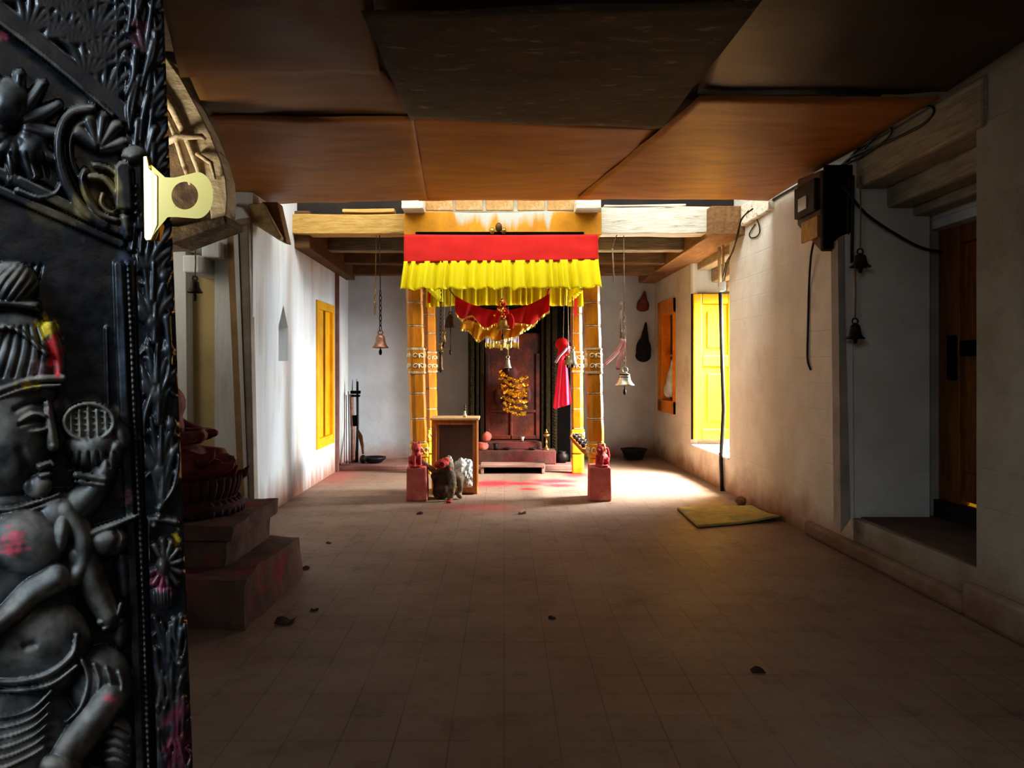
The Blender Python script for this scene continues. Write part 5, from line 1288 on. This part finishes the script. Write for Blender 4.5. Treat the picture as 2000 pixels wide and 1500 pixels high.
st([(325, 620), (332, 700), (325, 745), (310, 770)], 9, 4, 8 * MM, 6 * MM, 1)
st([(302, 760), (284, 810), (279, 860)], 10, 4, 8 * MM, 6 * MM, 1)
st([(340, 880), (325, 930), (312, 975)], 10, 5, 8 * MM, 6 * MM, 1)
st([(352, 890), (340, 950), (318, 985)], 6, 3, 8 * MM, 8 * MM, 1)
for (a, c, r) in ((312, 993, 7), (311, 1008, 6), (301, 1027, 7), (352, 1297, 9), (356, 1285, 7)): dome(a, c, r, r, 12 * MM, 6 * MM, 0, 1)
st([(286, 1017), (315, 1015), (345, 1020)], 7, 6, 8 * MM, 6 * MM, 1); st([(292, 1020), (287, 1060), (291, 1095)], 7, 3, 9 * MM, 6 * MM, 1)
for k in range(11):
    a = -2.2 + k * .5
    st([(322 + 12 * math.cos(a), 1105 + 18 * math.sin(a)), (322 + 34 * math.cos(a), 1105 + 48 * math.sin(a))], 6, 7, 8 * MM, 6 * MM, 1, smooth=False)
dome(318, 1108, 15, 22, 13 * MM, 6 * MM, 0, 1); dome(318, 1165, 24, 26, 9 * MM, 6 * MM, 0, 1)
for k in range(5): groove([(303 + k * 7, 1145), (306 + k * 6, 1185)], 1.6, 3 * MM)
leaf(335, 1330, -PI / 2 - .05, 130, 52, 8 * MM, 6, 5 * MM); leaf(322, 1440, -PI / 2 + .1, 120, 50, 8 * MM, 6, 5 * MM); leaf(345, 1545, -PI / 2 - .1, 120, 50, 9 * MM, 6, 5 * MM)
st([(304, 1270), (312, 1330), (322, 1370)], 8, 4, 8 * MM, 7 * MM, 1); st([(310, 1425), (309, 1500)], 4, 4, 8 * MM, 7 * MM, 1, smooth=False)
for k in range(26):
    y0 = rngd.uniform(1200, 1540); xx = rngd.uniform(312, 366)
    st([(xx, y0), (xx + rngd.uniform(-8, 8), y0 + 30), (xx + rngd.uniform(-14, 14), y0 + 62)], 7, 4, 6 * MM, 9 * MM, 1)
# --- mouldings between border and panel
st([(216, -600), (231, 225)], 9, 9, 9 * MM, 2 * MM, 2, smooth=False); st([(236, -600), (247, 215)], 4, 4, 7 * MM, 3 * MM, 2, smooth=False)
st([(231, 518), (243, 800), (262, 1180), (276, 1560), (323, 2680)], 10, 8, 9 * MM, 3 * MM, 2, .55); st([(250, 515), (262, 800), (280, 1180), (293, 1560), (341, 2680)], 5, 5, 7 * MM, 4 * MM, 2)
st([(208, 640), (214, 900)], 3.5, 3.5, 5 * MM, 0, 2, smooth=False)
d, t = sdist([(250, 515), (262, 800), (280, 1180), (293, 1560), (341, 2680)]); Hh += np.where(d < 5, 1.2 * MM * np.sin(PYg * .55), 0)
for k in range(3): st([(252 + k * 8, 1000), (268 + k * 8, 1300), (280 + k * 8, 1560), (327 + k * 8, 2680)], 3, 3, 5 * MM, 2 * MM, 2)
# --- gable and arch rails
st([(-270, -175), (-2, 20), (120, 118), (226, 205), (246, 226)], 23, 17, 7 * MM, 4 * MM, 3, .6)
st([(-270, -150), (-2, 45), (120, 140), (220, 226)], 5, 4, 5 * MM, 9 * MM, 3)
st([(-270, 230), (-90, 300), (0, 338), (90, 380), (190, 432), (240, 452)], 17, 11, 9 * MM, 4 * MM, 3, .4)
st([(-270, 268), (-90, 335), (0, 372), (110, 420), (236, 476)], 12, 9, 7 * MM, 2 * MM, 3, .4)
groove([(-270, 214), (0, 322), (90, 365), (190, 416)], 3, 4 * MM)
# feathered leaves above the gable
for (a, c, an) in ((60, 55, -1.0), (110, 70, -.9), (150, 80, -1.1), (175, 140, -1.25), (205, 190, -1.35), (95, 10, -1.2), (20, -5, -1.0), (140, 20, -1.2), (185, 60, -1.3), (200, 110, -1.4)):
    leaf(a, c, an, 100, 58, 8 * MM, 6, 3 * MM, 4)
# lotus at the left of the spandrel
for k in range(12):
    a = k * 2 * PI / 12; st([(28 + 28 * math.cos(a), 250 + 34 * math.sin(a)), (28 + 66 * math.cos(a + .12), 250 + 78 * math.sin(a + .12)), (28 + 92 * math.cos(a + .1), 250 + 104 * math.sin(a + .1))], 22, 12, 11 * MM, 3 * MM, 4)
dome(16, 202, 42, 52, 18 * MM, 4 * MM, 0, 4); dome(60, 290, 34, 40, 12 * MM, 4 * MM, 20, 4)
for k in range(6): groove([(5 + k * 16, 300), (20 + k * 15, 345)], 2, 3 * MM)
st([(35, 372), (75, 386), (110, 376), (122, 350)], 9, 5, 10 * MM, 4 * MM, 4)
# big scroll ring next to the latch
st([(180, 212), (140, 220), (118, 255), (116, 310), (132, 365), (165, 412), (205, 440)], 10, 12, 14 * MM, 4 * MM, 4, .2)
st([(178, 236), (152, 246), (138, 275), (140, 315), (152, 345)], 9, 6, 10 * MM, 3 * MM, 4)
for k in range(5):
    a = -2.6 + k * .62; st([(192 + 8 * math.cos(a), 292 + 12 * math.sin(a)), (192 + 46 * math.cos(a), 288 + 60 * math.sin(a))], 11, 17, 12 * MM, 3 * MM, 4, smooth=False)
st([(165, 335), (160, 352), (170, 385), (195, 418), (228, 430)], 8, 9, 15 * MM, 5 * MM, 4)
st([(176, 345), (206, 352), (226, 378), (230, 410), (214, 414), (198, 398), (200, 380)], 9, 5, 16 * MM, 6 * MM, 4)
st([(186, 322), (215, 330), (238, 350)], 6, 5, 12 * MM, 5 * MM, 4)
# turned boss beside the latch
dome(262, 305, 26, 22, 20 * MM, 8 * MM, 0, 4); st([(241, 330), (243, 400)], 17, 19, 22 * MM, 6 * MM, 4, .6, smooth=False); st([(268, 328), (276, 440)], 14, 12, 12 * MM, 8 * MM, 4, .3, smooth=False)
st([(244, 425), (250, 460)], 16, 10, 14 * MM, 6 * MM, 4, smooth=False); groove([(228, 413), (268, 416)], 4, 8 * MM); groove([(258, 335), (262, 430)], 3, 4 * MM)
for k in range(4): dome(265, 365 + k * 17, 6, 7, 18 * MM, 8 * MM, 0, 4)
# lower rail and lotus medallion of the door
st([(-270, 1740), (275, 1715)], 26, 22, 9 * MM, 3 * MM, 3, .5, smooth=False); st([(-270, 1790), (278, 1765)], 9, 9, 8 * MM, 2 * MM, 3, smooth=False)
for k in range(16):
    a = k * 2 * PI / 16; st([(20 + 60 * math.cos(a), 2150 + 75 * math.sin(a)), (20 + 170 * math.cos(a), 2150 + 215 * math.sin(a))], 26, 34, 12 * MM, 3 * MM, 4, smooth=False)
dome(20, 2150, 70, 86, 20 * MM, 4 * MM, 0, 4)
# --- deity figure
D5 = 5
dome(22, 560, 54, 50, 26 * MM, 6 * MM, 0, D5)                                  # topknot
for k in range(5): groove([(-30 + k * 14, 600), (-10 + k * 20, 552), (25 + k * 14, 518)], 3, 2.5 * MM)
st([(-80, 605), (0, 592), (70, 598)], 14, 12, 24 * MM, 4 * MM, D5)
dome(10, 715, 116, 118, 34 * MM, 4 * MM, 0, D5)                                 # crown / skull
st([(-60, 660), (20, 640), (90, 690)], 6, 4, 8 * MM, 32 * MM, D5)
for k in range(6): groove([(-40 + k * 22, 735), (-20 + k * 20, 680), (0 + k * 14, 640)], 3.5, 3 * MM)
st([(96, 640), (112, 690), (116, 740)], 14, 12, 12 * MM, 16 * MM, D5)
st([(-70, 790), (0, 762), (60, 742), (124, 738)], 9, 7, 8 * MM, 30 * MM, D5)   # diadem
st([(-70, 806), (0, 776), (60, 757), (118, 752)], 4, 4, 6 * MM, 31 * MM, D5)
dome(10, 850, 104, 136, 36 * MM, 4 * MM, 0, D5)                                 # face
st([(92, 790), (100, 840), (104, 868)], 8, 13, 13 * MM, 24 * MM, D5)            # nose
dome(104, 872, 12, 12, 12 * MM, 26 * MM, 0, D5)
st([(40, 822), (66, 808), (88, 812)], 6, 4, 7 * MM, 33 * MM, D5)               # eye lids
groove([(38, 830), (66, 822), (88, 822)], 3, 3.5 * MM); groove([(30, 800), (62, 786), (90, 794)], 5, 4 * MM)
st([(40, 846), (70, 842), (88, 838)], 6, 4, 5 * MM, 32 * MM, D5)
groove([(88, 892), (100, 888)], 4, 4 * MM)
st([(78, 912), (98, 904), (104, 908)], 8, 5, 9 * MM, 26 * MM, D5); st([(80, 930), (96, 926)], 8, 6, 9 * MM, 24 * MM, D5, smooth=False); dome(74, 950, 30, 24, 8 * MM, 24 * MM, 0, D5)
groove([(40, 880), (60, 930), (60, 960)], 10, 3 * MM)
dome(20, 985, 82, 34, 20 * MM, 4 * MM, 0, D5)                                   # neck
for k in range(3): st([(-60, 985 + 12 * k), (10, 996 + 13 * k), (80, 978 + 12 * k), (116, 965 + 12 * k)], 5, 4, 5 * MM, 23 * MM, D5)
dome(30, 1120, 130, 190, 24 * MM, 4 * MM, 0, D5)                                # torso
dome(50, 1060, 88, 76, 36 * MM, 8 * MM, 0, D5); dome(-90, 1060, 70, 76, 34 * MM, 8 * MM, 0, D5)   # breasts
dome(112, 1010, 52, 56, 27 * MM, 5 * MM, 0, D5)                                 # shoulder
dome(120, 1040, 24, 52, 34 * MM, 6 * MM, 8, D5)
st([(128, 1000), (158, 1050), (160, 1105), (140, 1130)], 34, 24, 30 * MM, 4 * MM, D5)        # upper arm
st([(110, 1128), (60, 1160), (20, 1200), (-40, 1250)], 34, 26, 38 * MM, 8 * MM, D5)          # forearm crossing
st([(150, 990), (185, 955), (212, 905), (226, 872)], 36, 18, 26 * MM, 4 * MM, D5)            # arm raising the bowl
st([(150, 928), (205, 936)], 8, 7, 8 * MM, 26 * MM, D5, smooth=False); st([(148, 940), (204, 948)], 4, 4, 7 * MM, 26 * MM, D5, smooth=False)
dome(236, 850, 18, 34, 22 * MM, 6 * MM, -20, D5)
dome(208, 1058, 44, 34, 26 * MM, 6 * MM, -10, D5); st([(176, 1044), (222, 1026), (266, 1008)], 12, 5, 14 * MM, 14 * MM, D5); groove([(222, 1075), (232, 1052), (226, 1040)], 4, 5 * MM)
st([(158, 1085), (186, 1150), (214, 1206)], 38, 26, 28 * MM, 4 * MM, D5)                     # lower arm
st([(196, 1216), (226, 1206), (236, 1180)], 7, 5, 10 * MM, 18 * MM, D5); st([(204, 1228), (238, 1212)], 6, 5, 9 * MM, 16 * MM, D5, smooth=False)
dome(236, 1232, 16, 36, 16 * MM, 4 * MM, 0, D5); st([(238, 1090), (244, 1160)], 14, 12, 12 * MM, 3 * MM, D5, smooth=False)
dome(62, 1262, 118, 112, 30 * MM, 6 * MM, 0, D5)                                # belly
groove([(50, 1262), (66, 1258)], 7, 4 * MM)
st([(-60, 1326), (20, 1332), (90, 1318), (140, 1280), (150, 1240)], 6, 5, 7 * MM, 30 * MM, D5)   # belt
st([(-60, 1342), (20, 1350), (96, 1338), (150, 1300)], 4, 4, 6 * MM, 30 * MM, D5)
dome(196, 1345, 66, 86, 26 * MM, 4 * MM, 12, D5)                                # gathered hip cloth
for k in range(4): st([(160 + 24 * k, 1290 + 8 * k), (172 + 22 * k, 1330 + 4 * k), (158 + 22 * k, 1380), (130 + 18 * k, 1410)], 5, 3, 6 * MM, 26 * MM, D5)
dome(20, 1450, 170, 130, 32 * MM, 4 * MM, 0, D5)                                # lap
for k in range(6): st([(-80, 1400 + 22 * k), (0, 1402 + 20 * k), (60, 1386 + 18 * k), (100 - 3 * k, 1350 + 22 * k)], 4, 3, 6 * MM, 32 * MM, D5)
st([(214, 1362), (176, 1412), (136, 1462), (100, 1520)], 36, 44, 34 * MM, 6 * MM, D5)      # thigh / arm
dome(116, 1500, 50, 40, 36 * MM, 10 * MM, 0, D5); dome(230, 1460, 34, 70, 18 * MM, 3 * MM, 0, D5)
for k in range(4): groove([(196, 1430 + 18 * k), (225, 1424 + 18 * k), (250, 1436 + 18 * k)], 3, 3 * MM)
dome(168, 1540, 60, 50, 24 * MM, 4 * MM, 0, D5)
# bowl
dome(182, 872, 58, 46, 30 * MM, 4 * MM, 0, 6)
for k in range(6): groove([(134 + 20 * k, 912), (140 + 17 * k, 884)], 3, 4 * MM)
m = ((PXg - 174) / 50) ** 2 + ((PYg - 824) / 37) ** 2
flatb = (m < 1)
Hh = np.where(flatb, 24 * MM + .05 * MM * (PYg - 832), Hh); Lb = np.where(flatb, 6, Lb)
ring = np.abs(np.sqrt(m) - .96) * 42
put(np.where(ring < 5, 24 * MM + 7 * MM * np.sqrt(np.clip(1 - (ring / 5) ** 2, 0, 1)), -1), 6)
for k in range(5): st([(138 + 17 * k, 796 + 5 * abs(k - 2)), (140 + 17 * k, 854 - 4 * abs(k - 2))], 4, 4, 5 * MM, 24 * MM, 6, smooth=False)
for k in range(4): st([(131, 806 + 12 * k), (217, 802 + 12 * k)], 2, 2, 3 * MM, 24 * MM, 6, smooth=False)
# worn cast surface and rounded free edge
Hh += nz(.04, .5 * MM, 1) + nz(.11, .16 * MM, 2)
er = np.clip((EDG - PXg) / 4.5, 0, 1); Hh = Hh * (.55 + .45 * np.sqrt(er * (2 - er)))
# --- paint: black metal, grey dust where surfaces face up, powder smears and a bluish streak
gy = np.gradient(Hh, axis=0); gx = np.gradient(Hh, axis=1)
up = np.clip(gy / (1.1 * MM), 0, 1)          # height growing downwards in the picture = faces up
up = np.where(Lb >= 3, up, up * .5)
ht = np.clip(Hh / (36 * MM), 0, 1)
base = np.array([.010, .0115, .015]); dust = np.array([.26, .245, .215]); gold = np.array([.30, .21, .09])
w = np.clip(.62 * up * (.5 + .8 * np.clip(nz(.03, 1, 7) + .5, 0, 1)) + .34 * ht ** 1.5 * np.clip((PYg - 480) / 300, .15, 1), 0, .8)
def blur(A, k):
    for ax in (0, 1):
        Pd = np.pad(A, [(k, k) if a_ == ax else (0, 0) for a_ in (0, 1)], mode='edge'); cs = np.cumsum(Pd, axis=ax)
        sl = lambda s0, s1: tuple(slice(s0, s1) if a_ == ax else slice(None) for a_ in (0, 1))
        A = (cs[sl(2 * k, None)] - np.concatenate([np.zeros_like(cs[sl(0, 1)]), cs], ax)[sl(0, A.shape[ax])]) / (2 * k + 1) if False else (np.concatenate([np.zeros_like(cs[sl(0, 1)]), cs], ax)[sl(2 * k + 1, 2 * k + 1 + A.shape[ax])] - np.concatenate([np.zeros_like(cs[sl(0, 1)]), cs], ax)[sl(0, A.shape[ax])]) / (2 * k + 1)
    return A
cav = (Hh - blur(blur(Hh, 6), 6)) / (5 * MM)             # less dust colour in crevices, more on ridges
mott = np.clip(1.0 + nz(.03, .7, 31) + nz(.085, .35, 32), .3, 1.6)
w = np.clip(w * mott * np.clip(.95 + 1.0 * cav, .2, 1.7), 0, .9)
w = w * np.clip((EDG - PXg) / 14 - .3, 0, 1)
warm = np.clip(.5 + nz(.02, .9, 41), 0, 1)[..., None]
C = base[None, None] * (1 - w[..., None]) + (dust[None, None] * (1 - warm) + np.array([.24, .20, .155])[None, None] * warm) * w[..., None]
def smear(cx, cy, rx, ry, col, a, f=.12, sd=0):
    global C
    q = 1.25 - np.sqrt(((PXg - cx) / rx) ** 2 + ((PYg - cy) / ry) ** 2) + .55 * nz(f, 1, sd) + .3 * nz(f * 3, 1, sd + 1)
    k = np.clip(q * 1.3, 0, 1) * a
    far = (((PXg - cx) / rx) ** 2 + ((PYg - cy) / ry) ** 2) < 5
    k = np.where(far, k, 0)[..., None]; C = C * (1 - k) + np.array(col)[None, None] * k
smear(196, 385, 40, 52, (.36, .26, .10), .75, .06, 3); smear(120, 412, 90, 22, (.16, .12, .06), .5, .06, 4); smear(150, 235, 26, 34, (.22, .19, .14), .5, .05, 5)
smear(92, 640, 20, 22, (.75, .55, .03), .95, .2, 11); smear(108, 690, 13, 42, (.62, .03, .03), .95, .2, 12); smear(72, 718, 14, 18, (.5, .35, .38), .8, .2, 13)
smear(55, 752, 22, 8, (.6, .42, .03), .7, .25, 14); smear(25, 1058, 24, 22, (.62, .10, .13), .9, .15, 15); smear(210, 1362, 14, 10, (.66, .12, .16), .95, .2, 16)
smear(312, 1140, 18, 18, (.45, .10, .16), .6, .2, 17); smear(348, 1440, 28, 70, (.20, .035, .06), .7, .1, 18); smear(245, 965, 14, 16, (.40, .14, .22), .6, .2, 19); smear(345, 1055, 6, 16, (.6, .4, .03), .9, .3, 20)
smear(105, 790, 10, 30, (.25, .10, .14), .6, .2, 21); smear(272, 60, 16, 30, (.3, .08, .1), .4, .2, 22); smear(178, 830, 52, 42, (.30, .28, .22), .55, .1, 23); smear(5, 70, 16, 8, (.4, .08, .1), .8, .3, 24); smear(240, 700, 8, 300, (.07, .10, .14), .5, .03, 25)
# --- to geometry
ny, nx = PXg.shape
rx = (PXg - CX) / F; rz = (CY - PYg) / F
nr = DN.x * rx + DN.y
t0 = (DN.x * DE.x + DN.y * DE.y) / nr
tt = t0 - Hh / np.abs(nr)
XYZ = np.stack([rx * tt, tt, CAMZ + rz * tt], -1)
door = thing('carved_door', 'blackened carved door leaf with deity relief, open in the foreground', 'door', (DE.x, DE.y, .05))
names = {0: 'recessed_panel', 1: 'foliage_border', 2: 'beaded_moulding', 3: 'arch_rail', 4: 'scroll_ornament', 5: 'deity_relief', 6: 'offering_bowl'}
FL = Lb[:-1, :-1]
idx = np.arange(ny * nx).reshape(ny, nx)
relief = {}
order = [0, 1, 2, 3, 4, 5, 6]
flat_xyz = XYZ.reshape(-1, 3) - np.array(wloc(door)); flat_c = C.reshape(-1, 3)
for lab in order:
    jj, ii = np.nonzero(FL == lab)
    q = np.stack([idx[jj, ii], idx[jj + 1, ii], idx[jj + 1, ii + 1], idx[jj, ii + 1]], -1)
    used, inv = np.unique(q, return_inverse=True); inv = inv.reshape(q.shape)
    me = bpy.data.meshes.new(names[lab]); me.from_pydata(flat_xyz[used].tolist(), [], inv.tolist())
    at = me.color_attributes.new('Col', 'FLOAT_COLOR', 'POINT')
    at.data.foreach_set('color', np.concatenate([flat_c[used], w.reshape(-1, 1)[used]], 1).astype(np.float32).ravel())
    me.polygons.foreach_set('use_smooth', [True] * len(me.polygons)); me.materials.append(MT['relief'])
    o = bpy.data.objects.new(names[lab], me); COL.objects.link(o); relief[lab] = o
    o.parent = door if lab != 6 else relief[5]
# the door leaf behind the relief
b = MB()
def dpt(s, z, k): return DE + DD * s - DN * k + Vector((.0, 0, z - 1.4)) 
leanx = lambda z: -(z - 1.4) * .0195 * 1.0
pts = []
for k in (.004, .045):
    for s, z in ((.012, .05), (.62, .05), (.62, 2.15), (.012, 2.15)):
        p = dpt(s, z, k); p.x += leanx(z) if s < .1 else 0; pts.append(p)
b.hexa(pts)
b.build('door_leaf', MT['slab'], door)
# brass hasp on the free edge
hs = thing('hasp_tmp', '', '', (0, 0, 0)); bpy.data.objects.remove(hs)
YHS = .705
def HP(px, py, dy=0.0): return P(px, py, YHS + dy)
b = MB(); b.prism([HP(283, 306), HP(291, 305), HP(296, 330), HP(312, 345), HP(312, 440), HP(300, 470), HP(289, 472), HP(285, 465)], (-.001, -.0022, 0), (.001, .0022, 0))
hp = b.build('hasp_plate', MT['brass'], door, bevel=.0008); hp['label'] = 'polished brass hasp plate'
b = MB()
arc = [(385 + 33 * math.cos(a) * .95, 383 + 44 * math.sin(a)) for a in [-.5 * PI + PI * i / 16 for i in range(17)]]
outl = [(296, 322), (304, 338), (318, 346), (340, 347)] + [(x, y - (3 if y < 383 else 0)) for x, y in arc] + [(345, 424), (325, 424), (310, 432), (303, 446), (298, 462)]
nh = 28
hole = [(361 + 27 * math.cos(2 * PI * i / nh), 382 + 27 * math.sin(2 * PI * i / nh)) for i in range(nh)]
# annular fill: match each outline sample to the nearest hole angle
def resample(pl, n):
    pl = pl + [pl[0]]; L = [0]
    for i in range(len(pl) - 1): L.append(L[-1] + math.hypot(pl[i + 1][0] - pl[i][0], pl[i + 1][1] - pl[i][1]))
    out = []; j = 0
    for k in range(n):
        s = L[-1] * k / n
        while L[j + 1] < s: j += 1
        f_ = (s - L[j]) / (L[j + 1] - L[j] + 1e-9); out.append((pl[j][0] + (pl[j + 1][0] - pl[j][0]) * f_, pl[j][1] + (pl[j + 1][1] - pl[j][1]) * f_))
    return out
O = resample(outl, 96)
hole = []
for (x, y) in O:
    a = math.atan2(y - 382, x - 361); hole.append((361 + 26 * math.cos(a), 382 + 27 * math.sin(a)))
n = 96; vs = []
for dy in (-.003, .006):
    tl = .0105
    vs += [HP(x, y, dy + (x - 290) / 120 * tl) for x, y in O]; vs += [HP(x, y, dy + (x - 290) / 120 * tl) for x, y in hole]
fs = []
for i in range(n):
    j2 = (i + 1) % n
    fs += [(i, j2, n + j2, n + i), (2 * n + i, 3 * n + i, 3 * n + j2, 2 * n + j2), (i, 2 * n + i, 2 * n + j2, j2), (n + i, n + j2, 3 * n + j2, 3 * n + i)]
b.add(vs, fs); ho = b.build('hasp_loop', MT['brass'], door, bevel=.0009); ho['label'] = 'polished brass hasp eye'
b = MB(); b.prism([HP(299, 440, .004), HP(312, 430, .004), HP(318, 440, .012), HP(312, 470, .012), HP(303, 474, .006)], (0, 0, 0), (0, .004, 0)); b.build('hasp_flange', MT['brassold'], door, bevel=.0008)
# ================================================================== CAMERA AND LIGHT
cam = bpy.data.cameras.new('camera'); co = bpy.data.objects.new('camera', cam); COL.objects.link(co)
co.location = (0, 0, CAMZ); co.rotation_euler = (PI / 2, 0, 0)
cam.sensor_width = 36; cam.lens = F / 2000 * 36; cam.shift_x = 15 / 2000; cam.shift_y = -35 / 2000; cam.clip_start = .02
SC.camera = co
w = bpy.data.worlds.new('sky'); SC.world = w; w.use_nodes = True
bg = w.node_tree.nodes['Background']; bg.inputs[0].default_value = (.72, .86, 1.0, 1); bg.inputs[1].default_value = .035
def area(name, loc, target, sx, sy, power, col, spread=180):
    l = bpy.data.lights.new(name, 'AREA'); l.shape = 'RECTANGLE'; l.size = sx; l.size_y = sy; l.energy = power; l.color = col; l.spread = math.radians(spread)
    o = bpy.data.objects.new(name, l); COL.objects.link(o); o.location = loc
    o.rotation_euler = (Vector(target) - Vector(loc)).to_track_quat('-Z', 'Y').to_euler(); return o
area('lightwell_daylight', (0.0, 6.8, 4.3), (0, 8.1, 2.2), 4.9, .8, 120, (.95, .98, 1.0))
area('doorway_daylight', (3.3, 8.9, 2.2), (1.2, 9.2, .0), 1.2, 1.3, 460, (1.0, .97, .92), 100)
area('left_wall_fill', (2.95, 9.2, 1.5), (-2.2, 7.7, .9), 1.0, 1.5, 72, (.66, .84, 1.0), 100)  # extra bluish lamp by the right doorway, added to brighten the left wall
area('bracket_fill', (-2.9, 3.95, 1.75), (-1.9, 4.75, 2.8), .5, .4, 9, (1.0, .95, .84), 75)  # added fill lamp aimed at the carved bracket; no window is built
area('bay_fill', (-3.35, 6.0, 2.3), (-2.6, 6.9, 1.2), .4, .7, 6, (1.0, .93, .78))  # added fill lamp brightening the bay wall; no opening is built
area('entrance_daylight', (1.3, -1.2, 2.5), (.9, 5.5, .3), 2.2, 1.0, 3.2, (1.0, .86, .72), 110)
area('porch_skylight', (-1.3, -1.3, 2.5), (-.35, .7, 1.35), 1.3, .9, 12, (.66, .83, 1.0), 70)
sun = bpy.data.lights.new('sun', 'SUN'); sun.energy = 1.6; sun.angle = .02; sun.color = (1, .96, .88)
so = bpy.data.objects.new('sun', sun); COL.objects.link(so); so.location = (6, 4, 8)
so.rotation_euler = Vector((-.25, .32, -.92)).to_track_quat('-Z', 'Y').to_euler()
SC.view_settings.view_transform = 'Standard'
SC.view_settings.look = 'Medium High Contrast'
SC.view_settings.exposure = 0.0
SC.cycles.use_denoising = True
SC.cycles.max_bounces = 7
SC.cycles.use_adaptive_sampling = True
SC.cycles.adaptive_threshold = 0.02
